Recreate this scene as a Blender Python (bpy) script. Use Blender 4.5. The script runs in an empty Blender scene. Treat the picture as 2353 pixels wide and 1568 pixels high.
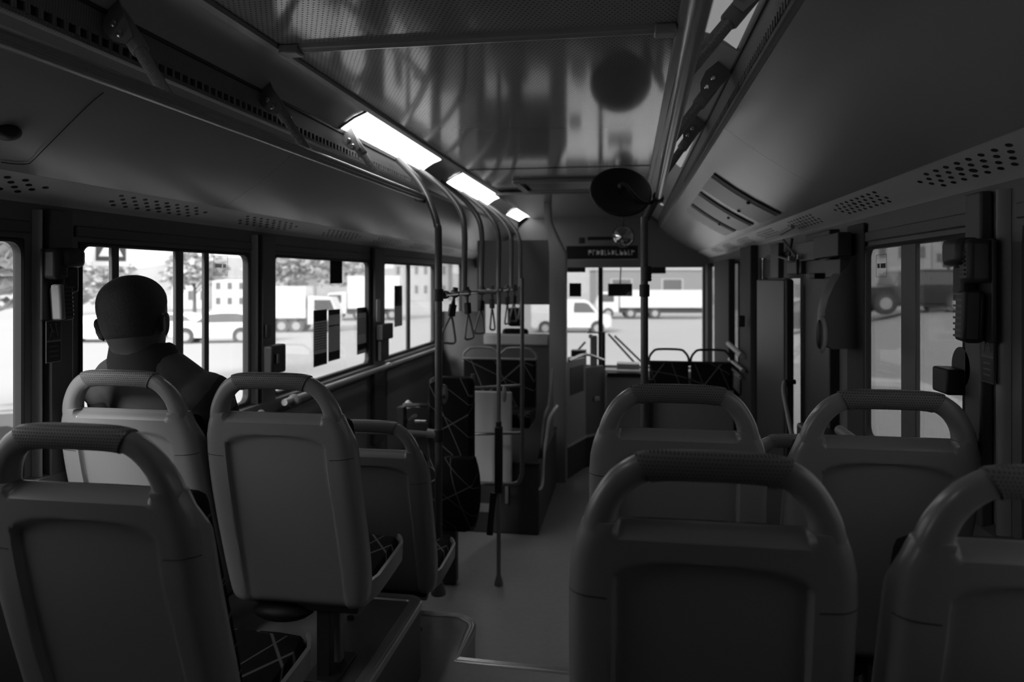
import bpy, math, random
from mathutils import Vector, Matrix, noise
from math import sin, cos, pi, radians, sqrt
random.seed(7)
S = bpy.context.scene
COL = S.collection

# ------------------------------------------------------------------ camera, world, exposure
EYE = Vector((0, 0, 1.8))
FPX = 1650.0
YAW = radians(9.26)
cd = bpy.data.cameras.new('camera'); cam = bpy.data.objects.new('camera', cd); COL.objects.link(cam)
cd.sensor_width = 36; cd.lens = FPX / 2353 * 36
cd.shift_y = -(784 - 640) / 2353
cd.clip_start = 0.02; cd.clip_end = 600
cam.location = EYE; cam.rotation_euler = (pi / 2, 0, YAW)
cd.dof.use_dof = True; cd.dof.focus_distance = 1.95; cd.dof.aperture_fstop = 3.0
S.camera = cam
S.view_settings.view_transform = 'Standard'; S.view_settings.look = 'None'
S.view_settings.gamma = 1; S.view_settings.exposure = 0.0
S.cycles.use_denoising = True
S.cycles.max_bounces = 10; S.cycles.diffuse_bounces = 5; S.cycles.glossy_bounces = 4
S.cycles.transparent_max_bounces = 24
S.cycles.sample_clamp_indirect = 4

w = bpy.data.worlds.new('sky'); S.world = w; w.use_nodes = True
nt = w.node_tree; nt.nodes.clear()
wo = nt.nodes.new('ShaderNodeOutputWorld'); bg = nt.nodes.new('ShaderNodeBackground')
tc = nt.nodes.new('ShaderNodeTexCoord'); sp = nt.nodes.new('ShaderNodeSeparateXYZ')
cr = nt.nodes.new('ShaderNodeValToRGB')          # flat overcast sky, a little brighter overhead
cr.color_ramp.elements[0].position = 0.0; cr.color_ramp.elements[0].color = (0.80, 0.80, 0.80, 1)
cr.color_ramp.elements[1].position = 0.7; cr.color_ramp.elements[1].color = (1, 1, 1, 1)
nt.links.new(tc.outputs['Generated'], sp.inputs[0]); nt.links.new(sp.outputs['Z'], cr.inputs[0])
nt.links.new(cr.outputs[0], bg.inputs[0]); bg.inputs[1].default_value = 2.0
nt.links.new(bg.outputs[0], wo.inputs[0])
sl = bpy.data.lights.new('sun', 'SUN'); sl.energy = 5.5; sl.angle = radians(14)
so = bpy.data.objects.new('sun', sl); COL.objects.link(so)
so.rotation_euler = (radians(63), 0, radians(-17))   # veiled sun behind on the left, fairly low

# ------------------------------------------------------------------ helpers
def W(px, py, x=None, y=None, z=None):
    """the point where the sight line through a photo pixel meets a real plane of the bus"""
    X = (px - 1176.5) / FPX; Y = (640 - py) / FPX
    s, c = sin(YAW), cos(YAW)
    d = Vector((-s + X * c, c + X * s, Y))
    if x is not None: t = (x - EYE.x) / d.x
    elif y is not None: t = (y - EYE.y) / d.y
    else: t = (z - EYE.z) / d.z
    return EYE + d * t

def WF(px, py, f):
    X = (px - 1176.5) / FPX; Y = (640 - py) / FPX
    s, c = sin(YAW), cos(YAW)
    return EYE + Vector((-s + X * c, c + X * s, Y)) * f

class MB:
    def __init__(self): self.v = []; self.f = []; self.m = []; self.mi = 0
    def add(self, vs, fs):
        o = len(self.v); self.v += [tuple(p) for p in vs]
        for f in fs: self.f.append([o + i for i in f]); self.m.append(self.mi)
    def box(self, x0, x1, y0, y1, z0, z1):
        if x0 > x1: x0, x1 = x1, x0
        if y0 > y1: y0, y1 = y1, y0
        if z0 > z1: z0, z1 = z1, z0
        self.add([(x0,y0,z0),(x1,y0,z0),(x1,y1,z0),(x0,y1,z0),(x0,y0,z1),(x1,y0,z1),(x1,y1,z1),(x0,y1,z1)],
                 [(0,3,2,1),(4,5,6,7),(0,1,5,4),(1,2,6,5),(2,3,7,6),(3,0,4,7)])
        return self
    def obox(self, c, size, rot=None):
        c = Vector(c); sx, sy, sz = [a / 2 for a in size]
        R = rot if rot is not None else Matrix.Identity(3)
        P = [(-sx,-sy,-sz),(sx,-sy,-sz),(sx,sy,-sz),(-sx,sy,-sz),(-sx,-sy,sz),(sx,-sy,sz),(sx,sy,sz),(-sx,sy,sz)]
        self.add([c + R @ Vector(p) for p in P],
                 [(0,3,2,1),(4,5,6,7),(0,1,5,4),(1,2,6,5),(2,3,7,6),(3,0,4,7)])
        return self
    def loft(self, rings, close=True, caps=True):
        n = len(rings[0]); vs = [p for r in rings for p in r]; fs = []
        for i in range(len(rings) - 1):
            for j in range(n if close else n - 1):
                k = (j + 1) % n
                fs.append((i*n+j, i*n+k, (i+1)*n+k, (i+1)*n+j))
        if caps and close:
            fs.append(tuple(reversed(range(n)))); fs.append(tuple((len(rings)-1)*n + j for j in range(n)))
        self.add(vs, fs); return self
    def tube(self, pts, r, n=12, caps=True, flat=1.0):
        pts = [Vector(p) for p in pts]
        rs = r if isinstance(r, (list, tuple)) else [r] * len(pts)
        rings = []; prev = None
        for i, p in enumerate(pts):
            t = (pts[min(i+1, len(pts)-1)] - pts[max(i-1, 0)]).normalized()
            if prev is None:
                a = Vector((0,0,1)) if abs(t.z) < .9 else Vector((1,0,0))
                u = t.cross(a).normalized()
            else:
                u = (prev - t * prev.dot(t)).normalized()
            prev = u; v = t.cross(u)
            rings.append([p + (u * cos(2*pi*k/n) + v * flat * sin(2*pi*k/n)) * rs[i] for k in range(n)])
        return self.loft(rings, True, caps)
    def cyl(self, a, b, r, n=16, r2=None):
        return self.tube([a, b], [r, r if r2 is None else r2], n)
    def sphere(self, c, r, nu=16, nv=10, R=None):
        c = Vector(c); r = r if isinstance(r, (tuple, list)) else (r, r, r)
        vs = []; fs = []
        for i in range(nv + 1):
            th = pi * i / nv
            for j in range(nu):
                ph = 2 * pi * j / nu
                p = Vector((r[0]*sin(th)*cos(ph), r[1]*sin(th)*sin(ph), r[2]*cos(th)))
                vs.append(c + (R @ p if R is not None else p))
        for i in range(nv):
            for j in range(nu):
                k = (j + 1) % nu
                fs.append((i*nu+j, (i+1)*nu+j, (i+1)*nu+k, i*nu+k))
        self.add(vs, fs); return self
    def prism(self, poly, axis, a, b):
        """poly: 2-D outline in the two other axes (in xyz order), pushed from a to b along axis"""
        def P(q, t):
            return {'x': (t, q[0], q[1]), 'y': (q[0], t, q[1]), 'z': (q[0], q[1], t)}[axis]
        n = len(poly)
        self.add([P(q, a) for q in poly] + [P(q, b) for q in poly],
                 [tuple(range(n)), tuple(reversed(range(n, 2*n)))] + [(i, n+i, n+(i+1) % n, (i+1) % n) for i in range(n)])
        return self
    def quad(self, a, b, c, d): self.add([a, b, c, d], [(0, 1, 2, 3)]); return self
    def build(self, name, mats, parent=None, smooth=True, bevel=0, ang=35, seg=2, sub=0, remesh=0, fix=True, loc=None):
        me = bpy.data.meshes.new(name); me.from_pydata(self.v, [], self.f)
        mats = mats if isinstance(mats, (list, tuple)) else [mats]
        for m in mats: me.materials.append(m)
        me.polygons.foreach_set('material_index', self.m)
        if fix:
            import bmesh
            bm = bmesh.new(); bm.from_mesh(me)
            bmesh.ops.remove_doubles(bm, verts=bm.verts, dist=1e-6)
            bmesh.ops.recalc_face_normals(bm, faces=bm.faces)
            bm.to_mesh(me); bm.free()
        if smooth:
            me.polygons.foreach_set('use_smooth', [True] * len(me.polygons))
            if not remesh: me.set_sharp_from_angle(angle=radians(ang))
        me.update()
        o = bpy.data.objects.new(name, me); COL.objects.link(o)
        if parent is not None: o.parent = parent
        if loc is not None: o.location = loc
        if bevel:
            b = o.modifiers.new('b', 'BEVEL'); b.width = bevel; b.segments = seg; b.limit_method = 'ANGLE'; b.angle_limit = radians(40)
            b.harden_normals = False
        if remesh:
            r = o.modifiers.new('r', 'REMESH'); r.mode = 'VOXEL'; r.voxel_size = remesh; r.use_smooth_shade = True
            s = o.modifiers.new('s', 'SMOOTH'); s.factor = .6; s.iterations = 6
        if sub:
            s = o.modifiers.new('s2', 'SUBSURF'); s.levels = sub; s.render_levels = sub
        return o

def tag(o, label=None, cat=None, group=None, kind=None):
    if label: o['label'] = label
    if cat: o['category'] = cat
    if group: o['group'] = group
    if kind: o['kind'] = kind
    return o
def empty(name, loc=(0,0,0), rz=0):
    o = bpy.data.objects.new(name, None); COL.objects.link(o); o.location = loc; o.rotation_euler = (0,0,rz)
    o.empty_display_size = .05
    return o
def copy_tree(o, parent=None):
    kids = [c for c in bpy.data.objects if c.parent == o]
    c = o.copy(); COL.objects.link(c)
    if parent is not None: c.parent = parent
    for k in kids: copy_tree(k, c)
    return c
def arc(c, r, a0, a1, n, plane='xz'):
    out = []
    for i in range(n + 1):
        a = a0 + (a1 - a0) * i / n
        u, v = r * cos(a), r * sin(a)
        out.append({'xz': (c[0]+u, c[1], c[2]+v), 'yz': (c[0], c[1]+u, c[2]+v), 'xy': (c[0]+u, c[1]+v, c[2])}[plane])
    return out
def bez(pts, n=8):
    """Catmull-Rom through the points"""
    P = [Vector(p) for p in pts]; P = [P[0]*2 - P[1]] + P + [P[-1]*2 - P[-2]]; out = []
    for i in range(1, len(P) - 2):
        for k in range(n):
            t = k / n
            out.append(0.5*((2*P[i]) + (P[i+1]-P[i-1])*t + (2*P[i-1]-5*P[i]+4*P[i+1]-P[i+2])*t*t + (3*P[i]-P[i-1]-3*P[i+1]+P[i+2])*t**3))
    out.append(P[-2]); return out

# ------------------------------------------------------------------ materials (the photograph is black and white)
def mat(name, g, rough=.5, metal=0, spec=.5, coat=0, noise_amt=0, noise_scale=8, bump=0, bump_scale=200):
    m = bpy.data.materials.new(name); m.use_nodes = True
    n = m.node_tree; b = n.nodes['Principled BSDF']
    b.inputs['Base Color'].default_value = (g, g, g, 1); b.inputs['Roughness'].default_value = rough
    b.inputs['Metallic'].default_value = metal; b.inputs['Specular IOR Level'].default_value = spec
    b.inputs['Coat Weight'].default_value = coat; b.inputs['Coat Roughness'].default_value = .08
    if noise_amt or bump:
        t = n.nodes.new('ShaderNodeTexCoord')
    if noise_amt:
        x = n.nodes.new('ShaderNodeTexNoise'); x.inputs['Scale'].default_value = noise_scale; x.inputs['Detail'].default_value = 5
        r = n.nodes.new('ShaderNodeMapRange'); r.inputs['To Min'].default_value = g * (1 - noise_amt); r.inputs['To Max'].default_value = g * (1 + noise_amt)
        n.links.new(t.outputs['Object'], x.inputs['Vector']); n.links.new(x.outputs['Fac'], r.inputs['Value']); n.links.new(r.outputs[0], b.inputs['Base Color'])
    if bump:
        x = n.nodes.new('ShaderNodeTexNoise'); x.inputs['Scale'].default_value = bump_scale; x.inputs['Detail'].default_value = 2
        u = n.nodes.new('ShaderNodeBump'); u.inputs['Strength'].default_value = bump; u.inputs['Distance'].default_value = .002
        n.links.new(t.outputs['Object'], x.inputs['Vector']); n.links.new(x.outputs['Fac'], u.inputs['Height']); n.links.new(u.outputs[0], b.inputs['Normal'])
    return m
def emis(name, g, strength):
    m = bpy.data.materials.new(name); m.use_nodes = True
    b = m.node_tree.nodes['Principled BSDF']; b.inputs['Base Color'].default_value = (.8,.8,.8,1)
    b.inputs['Emission Color'].default_value = (g,g,g,1); b.inputs['Emission Strength'].default_value = strength
    return m
def glass(name, tint, gloss=.06):
    m = bpy.data.materials.new(name); m.use_nodes = True; n = m.node_tree; n.nodes.clear()
    o = n.nodes.new('ShaderNodeOutputMaterial'); t = n.nodes.new('ShaderNodeBsdfTransparent'); t.inputs[0].default_value = (tint,)*3 + (1,)
    g = n.nodes.new('ShaderNodeBsdfGlossy'); g.inputs['Roughness'].default_value = .02; g.inputs[0].default_value = (.9,.9,.9,1)
    l = n.nodes.new('ShaderNodeLayerWeight'); l.inputs[0].default_value = .12
    k = n.nodes.new('ShaderNodeMath'); k.operation = 'MULTIPLY'; k.inputs[1].default_value = gloss * 6
    x = n.nodes.new('ShaderNodeMixShader')
    n.links.new(l.outputs['Fresnel'], k.inputs[0]); n.links.new(k.outputs[0], x.inputs[0])
    n.links.new(t.outputs[0], x.inputs[1]); n.links.new(g.outputs[0], x.inputs[2]); n.links.new(x.outputs[0], o.inputs[0])
    return m
def dots_mat(name, g, dark, px, py, rad, ax='XY', rough=.3, coat=.0, bump=.4, noise_amt=.0, stagger=True, oval=1.0):
    """a sheet with a regular pattern of punched or pressed dots, in object space"""
    m = mat(name, g, rough, coat=coat); n = m.node_tree; b = n.nodes['Principled BSDF']
    t = n.nodes.new('ShaderNodeTexCoord'); s = n.nodes.new('ShaderNodeSeparateXYZ'); n.links.new(t.outputs['Object'], s.inputs[0])
    def M(op, a, bb=None, c=None):
        q = n.nodes.new('ShaderNodeMath'); q.operation = op
        for i, val in enumerate((a, bb, c)):
            if val is None: continue
            if isinstance(val, (int, float)): q.inputs[i].default_value = val
            else: n.links.new(val, q.inputs[i])
        return q.outputs[0]
    u = M('DIVIDE', s.outputs[ax[0]], px); v = M('DIVIDE', s.outputs[ax[1]], py)
    if stagger:
        row = M('FLOOR', v); u = M('ADD', u, M('MULTIPLY', M('MODULO', row, 2.0), .5))
    fu = M('SUBTRACT', M('FRACT', u), .5); fv = M('SUBTRACT', M('FRACT', v), .5)
    du = M('MULTIPLY', fu, px); dv = M('MULTIPLY', fv, py * oval)
    d = M('SQRT', M('ADD', M('MULTIPLY', du, du), M('MULTIPLY', dv, dv)))
    r = n.nodes.new('ShaderNodeMapRange'); r.inputs['From Min'].default_value = rad * .8; r.inputs['From Max'].default_value = rad * 1.15
    n.links.new(d, r.inputs['Value'])
    mx = n.nodes.new('ShaderNodeMapRange'); mx.inputs['To Min'].default_value = dark; mx.inputs['To Max'].default_value = g
    n.links.new(r.outputs[0], mx.inputs['Value']); n.links.new(mx.outputs[0], b.inputs['Base Color'])
    if bump:
        bu = n.nodes.new('ShaderNodeBump'); bu.inputs['Strength'].default_value = bump; bu.inputs['Distance'].default_value = .0015
        n.links.new(r.outputs[0], bu.inputs['Height']); n.links.new(bu.outputs[0], b.inputs['Normal'])
    if dark < g:
        rr = n.nodes.new('ShaderNodeMapRange'); rr.inputs['To Min'].default_value = .9; rr.inputs['To Max'].default_value = rough
        n.links.new(r.outputs[0], rr.inputs['Value']); n.links.new(rr.outputs[0], b.inputs['Roughness'])
        sr = n.nodes.new('ShaderNodeMapRange'); sr.inputs['To Min'].default_value = 0; sr.inputs['To Max'].default_value = .5
        n.links.new(r.outputs[0], sr.inputs['Value']); n.links.new(sr.outputs[0], b.inputs['Specular IOR Level'])
        if coat:
            cc = n.nodes.new('ShaderNodeMath'); cc.operation = 'MULTIPLY'; cc.inputs[1].default_value = coat
            n.links.new(r.outputs[0], cc.inputs[0]); n.links.new(cc.outputs[0], b.inputs['Coat Weight'])
    return m
def fabric_mat(name, g, line, scale=2.2, w=.045):
    """dark moquette with thin pale curves swirling across it"""
    m = mat(name, g, .95, spec=.15); n = m.node_tree; b = n.nodes['Principled BSDF']
    t = n.nodes.new('ShaderNodeTexCoord'); outs = []
    for k, (rot, dist, sc) in enumerate([((.3,.2,.5), 5.5, 1.0), ((.9,.5,2.1), 7.0, .8), ((.1,1.2,3.6), 6.0, 1.15)]):
        mp = n.nodes.new('ShaderNodeMapping'); mp.inputs['Rotation'].default_value = rot; mp.inputs['Location'].default_value = (k*.37, k*.21, k*.5)
        n.links.new(t.outputs['Object'], mp.inputs[0])
        wv = n.nodes.new('ShaderNodeTexWave'); wv.inputs['Scale'].default_value = scale * sc; wv.inputs['Distortion'].default_value = dist
        wv.inputs['Detail'].default_value = 0; wv.inputs['Detail Scale'].default_value = .6
        n.links.new(mp.outputs[0], wv.inputs[0])
        a = n.nodes.new('ShaderNodeMath'); a.operation = 'SUBTRACT'; a.inputs[1].default_value = .5; n.links.new(wv.outputs['Fac'], a.inputs[0])
        c = n.nodes.new('ShaderNodeMath'); c.operation = 'ABSOLUTE'; n.links.new(a.outputs[0], c.inputs[0])
        r = n.nodes.new('ShaderNodeMapRange'); r.inputs['From Min'].default_value = w * .5; r.inputs['From Max'].default_value = w
        r.inputs['To Min'].default_value = 1; r.inputs['To Max'].default_value = 0; n.links.new(c.outputs[0], r.inputs['Value']); outs.append(r.outputs[0])
    o = outs[0]
    for q in outs[1:]:
        x = n.nodes.new('ShaderNodeMath'); x.operation = 'MAXIMUM'; n.links.new(o, x.inputs[0]); n.links.new(q, x.inputs[1]); o = x.outputs[0]
    r = n.nodes.new('ShaderNodeMapRange'); r.inputs['To Min'].default_value = g; r.inputs['To Max'].default_value = line
    n.links.new(o, r.inputs['Value']); n.links.new(r.outputs[0], b.inputs['Base Color'])
    return m

def paper(name, g):
    m = bpy.data.materials.new(name); m.use_nodes = True; n = m.node_tree; n.nodes.clear()
    o = n.nodes.new('ShaderNodeOutputMaterial'); d = n.nodes.new('ShaderNodeBsdfDiffuse'); t = n.nodes.new('ShaderNodeBsdfTranslucent'); a = n.nodes.new('ShaderNodeMixShader')
    d.inputs[0].default_value = (g, g, g, 1); t.inputs[0].default_value = (g, g, g, 1); a.inputs[0].default_value = .6
    n.links.new(d.outputs[0], a.inputs[1]); n.links.new(t.outputs[0], a.inputs[2]); n.links.new(a.outputs[0], o.inputs[0]); return m
M = dict(
    shell=mat('seat_plastic', .25, .26, spec=.5, bump=.03, bump_scale=700),
    seam=mat('seam_dark', .03, .6),
    foam=dots_mat('grip_foam', .17, .10, .006, .006, .0016, 'XZ', rough=.45, bump=.9),
    fabric=fabric_mat('moquette', .009, .13, scale=1.0, w=.028),
    dark=mat('dark_plastic', .03, .5),
    black=mat('black_plastic', .008, .55),
    gasket=mat('rubber', .02, .7),
    wall=mat('wall_laminate', .13, .55, noise_amt=.08),
    pillar=mat('pillar_grey', .08, .5),
    strip=mat('pillar_trim', .42, .45),
    cove=mat('cove_laminate', .29, .24, spec=.7, noise_amt=.06, noise_scale=3),
    duct=mat('duct_plastic', .6, .38),
    ribbed=dots_mat('ribbed_strip', .17, .13, .008, .004, .0014, 'YZ', rough=.5, bump=.8, stagger=False),
    ceil=dots_mat('perforated_sheet', .27, .008, .0145, .0145, .0031, 'XY', rough=.13, coat=.55, bump=.3, oval=1.5),
    ceil2=mat('ceiling_gloss', .2, .15, coat=.5, noise_amt=.05),
    lightcover=mat('light_cover_plastic', .36, .35),
    trimg=mat('trim_grey', .25, .35),
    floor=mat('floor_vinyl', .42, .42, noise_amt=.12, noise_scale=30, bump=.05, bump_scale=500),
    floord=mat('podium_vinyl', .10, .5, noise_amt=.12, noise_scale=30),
    nosing=mat('nosing_metal', .42, .3, metal=.6),
    pole=mat('pole_paint', .10, .28, spec=.6),
    pole2=mat('pole_grey', .2, .35), tubel=mat('tube_pale', .62, .35), bracket=mat('bracket_paint', .2, .35), sleeve=dots_mat('rail_sleeve', .22, .34, .005, .005, .0013, 'YZ', rough=.22, bump=.9),
    chrome=mat('brushed_steel', .6, .25, metal=.9),
    white=mat('white_paint', .72, .4), lgrey=mat('light_grey_panel', .38, .45), mgrey=mat('mid_grey_panel', .2, .45),
    paper=paper('paper_poster', .7), ink=paper('poster_ink', .13), ink2=paper('poster_ink_mid', .24),
    glassL=glass('window_glass', .95), glassF=glass('windscreen_glass', .76), glassR=glass('shade_tint_glass', .50),  # right-hand glass tinted deeper to stand in for the shade outside there
    lampon=emis('lamp_lit', 1, 5.0), lampdim=emis('lamp_dim', 1, .2),
    mirror=mat('mirror_glass', .8, .03, metal=1),
    led=emis('display_text', 1, .02),
    skin=mat('skin', .075, .55, noise_amt=.1, noise_scale=40), hair=mat('hair', .03, .8, noise_amt=.5, noise_scale=160, bump=1, bump_scale=260),
    jacket=mat('jacket_cloth', .085, .9, spec=.1, noise_amt=.12, noise_scale=60), jacketd=mat('jacket_dark', .035, .9, spec=.1),
    trouser=mat('trousers', .03, .9), eye=mat('eye_white', .6, .3),
)
# ------------------------------------------------------------------ the bus shell
WL, WR, CX = -1.71, .84, -.435
YB, YF = -1.6, 8.15            # rear wall, windscreen
WZ0, WZ1 = 1.23, 1.915        # window bottom and top
def st(o): o['kind'] = 'structure'; return o

fl = MB().box(WL - .06, WR + .06, YB, YF, -.12, 0).build('floor', M['floor'], smooth=False); st(fl)
# the raised aisle level with its stepped edge (L-shaped, rounded corner)
STEP = .28
edge = [(WL, 3.16), (-.78, 3.165)] + [(-.78 + .12*sin(a), 3.045 + .12*cos(a)) for a in [radians(15*k) for k in range(1, 7)]] + [(-.67, 2.80), (-.12, 2.785)]
poly = [(WL, YB)] + edge + [(-.12, 3.2), (WR, 3.2), (WR, YB)]
m = MB().prism(poly, 'z', .001, STEP)
lev = m.build('step_platform', M['floor'], parent=fl, smooth=False)
# ribbed metal nosing along that edge
def nosing(path, wdt, z, name, parent, gap=.004):
    mb = MB(); n = len(path)
    nor = []
    for i, p in enumerate(path):
        a = Vector(path[max(i-1, 0)]); b = Vector(path[min(i+1, n-1)]); t = (b - a).normalized(); nor.append(Vector((t.y, -t.x)))
    prof = [(0, -.02), (0, .002), (.004, .006), (.010, .0035), (.016, .006), (.022, .0035), (.028, .006), (wdt - .006, .0045), (wdt, .0), (wdt, -.004), (.004, -.02)]
    prof = [(q[0] - .004, q[1]) for q in prof]
    rings = [[(path[i][0] + nor[i].x*q[0], path[i][1] + nor[i].y*q[0], z + q[1]) for q in prof] for i in range(n)]
    return mb.loft(rings).build(name, M['nosing'], parent=parent, ang=30)
st(nosing(edge, .042, STEP, 'trim_1', None))
# podiums that carry the rear seat rows
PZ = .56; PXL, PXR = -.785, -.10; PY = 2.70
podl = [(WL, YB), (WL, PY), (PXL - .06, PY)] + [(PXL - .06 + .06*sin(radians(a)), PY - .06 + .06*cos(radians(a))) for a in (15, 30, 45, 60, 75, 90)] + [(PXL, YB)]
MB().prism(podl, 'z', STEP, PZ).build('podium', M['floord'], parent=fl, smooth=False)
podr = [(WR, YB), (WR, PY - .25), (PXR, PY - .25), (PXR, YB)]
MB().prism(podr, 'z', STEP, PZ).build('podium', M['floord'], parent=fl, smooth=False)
pe = [(WL + .3, PY), (PXL - .06, PY)] + [(PXL - .06 + .06*sin(radians(a)), PY - .06 + .06*cos(radians(a))) for a in (15, 30, 45, 60, 75, 90)] + [(PXL, YB + .1)]
st(nosing(pe, .05, PZ, 'trim_2', None))
MB().cyl((-1.0, 2.48, PZ), (-1.0, 2.48, PZ + .012), .012).cyl((-1.03, 2.36, PZ), (-1.03, 2.36, PZ + .012), .012).build('floor_bolt', M['black'], parent=fl)

# side walls with their window openings
LW = [(.62, 1.80), (2.01, 3.03), (3.255, 4.555), (4.84, 6.16)]
RW = [(.60, 1.70), (1.965, 2.77)]
def wall(name, x0, x1, wins, low=[], opens=[], yb=YB, yf=YF):
    mb = MB(); ws = sorted([(a, b, WZ0, WZ1) for a, b in wins] + low + opens)
    y = yb; top = 2.02
    for a, b, z0, z1 in ws:
        mb.box(x0, x1, y, a, 0, top); 
        if z0 > 0: mb.box(x0, x1, a, b, 0, z0)
        if z1 < top: mb.box(x0, x1, a, b, z1, top)
        y = b
    mb.box(x0, x1, y, yf, 0, top)
    return mb
wl = st(wall('wall_left', WL - .02, WL, LW, low=[(6.38, 7.22, .84, 1.95)]).build('wall_left', M['wall'], smooth=False))
wr = st(wall('wall_right', WR, WR + .02, RW, low=[(5.75, 6.75, 1.12, 1.93), (5.02, 5.38, 1.0, 1.93), (7.2, 7.75, .5, 1.93)], opens=[(3.68, 4.9, .04, 1.93)]).build('wall_right', M['wall'], smooth=False))

NWIN = [0]
def window(x, side, y0, y1, z0, z1, gl, mull=(), fr=.012, dark='gasket', rail=True):
    """rubber frame ring, a glass pane and its vertical mullions; side = +1 when the bus interior lies towards +x"""
    NWIN[0] += 1
    e = st(empty('window_%d' % NWIN[0], (x, y0, z0)))
    def loc(o): o.matrix_parent_inverse = Matrix.Translation(-e.location); return o
    xi = x + side * .006; xo = x - side * .02
    mb = MB(); k = fr; r = .035
    def ring(a, n=6):
        p = []
        Y0, Y1, Z0, Z1 = y0 + a, y1 - a, z0 + a, z1 - a; R = r if a else .008
        for (cy, cz, s0) in ((Y1-R, Z1-R, 0), (Y0+R, Z1-R, 90), (Y0+R, Z0+R, 180), (Y1-R, Z0+R, 270)):
            for i in range(n + 1):
                an = radians(s0 + 90*i/n); p.append((cy + R*cos(an), cz + R*sin(an)))
        return p
    A, B = ring(0), ring(k)
    rings = [[(xo, *q) for q in A], [(xi, *q) for q in A], [(xi + side*.004, *q) for q in ring(k*.5)], [(xi, *q) for q in B], [(xo, *q) for q in B]]
    n = len(A); vs = [p for rr in rings for p in rr]; fs = []
    for i in range(5):
        for j in range(n):
            fs.append((i*n+j, i*n+(j+1) % n, ((i+1) % 5)*n+(j+1) % n, ((i+1) % 5)*n+j))
    mb.add(vs, fs); loc(mb.build('window_frame', M[dark], parent=e))
    loc(MB().box(x - side*.014, x - side*.008, y0 + .006, y1 - .006, z0 + .006, z1 - .006).build('window_glass', gl, parent=e, smooth=False))
    for (a, b) in mull:
        loc(MB().box(x - side*.010, x + side*.004, a, b, z0 + .004, z1 - .004).build('mullion', M['pillar' if b - a > .03 else dark], parent=e, bevel=.003))
    if rail:
        loc(MB().box(x, x + side*.010, y0 - .02, y1 + .02, z1 + .015, z1 + .05).build('blind_rail', M['pillar'], parent=e, bevel=.004))
    return e
def WY(px, x): return W(px, 640, x=x).y
window(WL, 1, *LW[0], WZ0, WZ1, M['glassL'])
window(WL, 1, *LW[1], WZ0, WZ1, M['glassL'], mull=[(WY(255, WL), WY(272, WL)), (WY(402, WL), WY(420, WL)), (WY(468, WL), WY(479, WL))])
window(WL, 1, *LW[2], WZ0, WZ1, M['glassL'])
window(WL, 1, *LW[3], WZ0, WZ1, M['glassL'], mull=[(WY(935, WL), WY(942, WL))])
window(WL, 1, 6.38, 7.22, .84, 1.95, M['glassF'], rail=False)
window(WR, -1, *RW[0], WZ0, WZ1, M['glassR'])
window(WR, -1, *RW[1], WZ0, WZ1, M['glassR'], mull=[(WY(2107, WR), WY(2073, WR))])
window(WR, -1, 5.75, 6.75, 1.12, 1.93, M['glassR'], rail=False, mull=[(6.2, 6.26)])
window(WR, -1, 5.02, 5.38, 1.0, 1.93, M['glassR'], rail=False)
window(WR, -1, 7.2, 7.75, .5, 1.93, M['glassF'], rail=False)

# vertical covers on the window posts
TRIM = [2]
def trim(mb, m, **k):
    TRIM[0] += 1; return st(mb.build('trim_%d' % TRIM[0], m, **k))
def post(x, side, ya, yb, stripy=None, stripw=.03):
    mb = MB().box(x + side*.002, x + side*.03, ya, yb, WZ0 - .55, 2.005); trim(mb, M['pillar'], bevel=.006)
    if stripy:
        r = [(x + side*(.03 + .016*sin(pi*i/8)), stripy + stripw*(i/8)) for i in range(9)]
        trim(MB().prism(r + [(x + side*.02, stripy + stripw), (x + side*.02, stripy)], 'z', WZ0 - .5, 2.005), M['strip'])
post(WL, 1, WY(96, WL), WY(150, WL)); 
trim(MB().prism([(WL + .001 + .02*sin(pi*i/8), 1.830 + .030*i/8) for i in range(9)], 'z', .8, 2.0), M['strip'])
post(WL, 1, 3.105, 3.235)
trim(MB().prism([(WL + .001 + .02*sin(pi*i/8), 3.055 + .045*i/8) for i in range(9)], 'z', .8, 2.0), M['strip'])
post(WL, 1, 4.60, 4.80)
post(WR, -1, WY(2285, WR), WY(2246, WR))
trim(MB().prism([(WR - .001 - .02*sin(pi*i/8), 1.755 + .045*i/8) for i in range(9)], 'z', .8, 2.0), M['mgrey'])

# lower side wall panels: recessed fields below the windows (left)
for (a, b) in ((3.3, 4.5), (4.9, 6.1), (2.05, 3.0)):
    trim(MB().box(WL, WL + .012, a, b, .42, WZ0 - .09), M['mgrey'], bevel=.005)
# window sill ledge left and right
trim(MB().prism([(WL, WZ0 - .07), (WL + .035, WZ0 - .065), (WL + .03, WZ0 - .012), (WL, WZ0 - .004)], 'y', .6, 6.2), M['wall'])
trim(MB().prism([(WR, WZ0 - .07), (WR - .035, WZ0 - .065), (WR - .03, WZ0 - .012), (WR, WZ0 - .004)], 'y', .6, 2.8), M['wall'])

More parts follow.
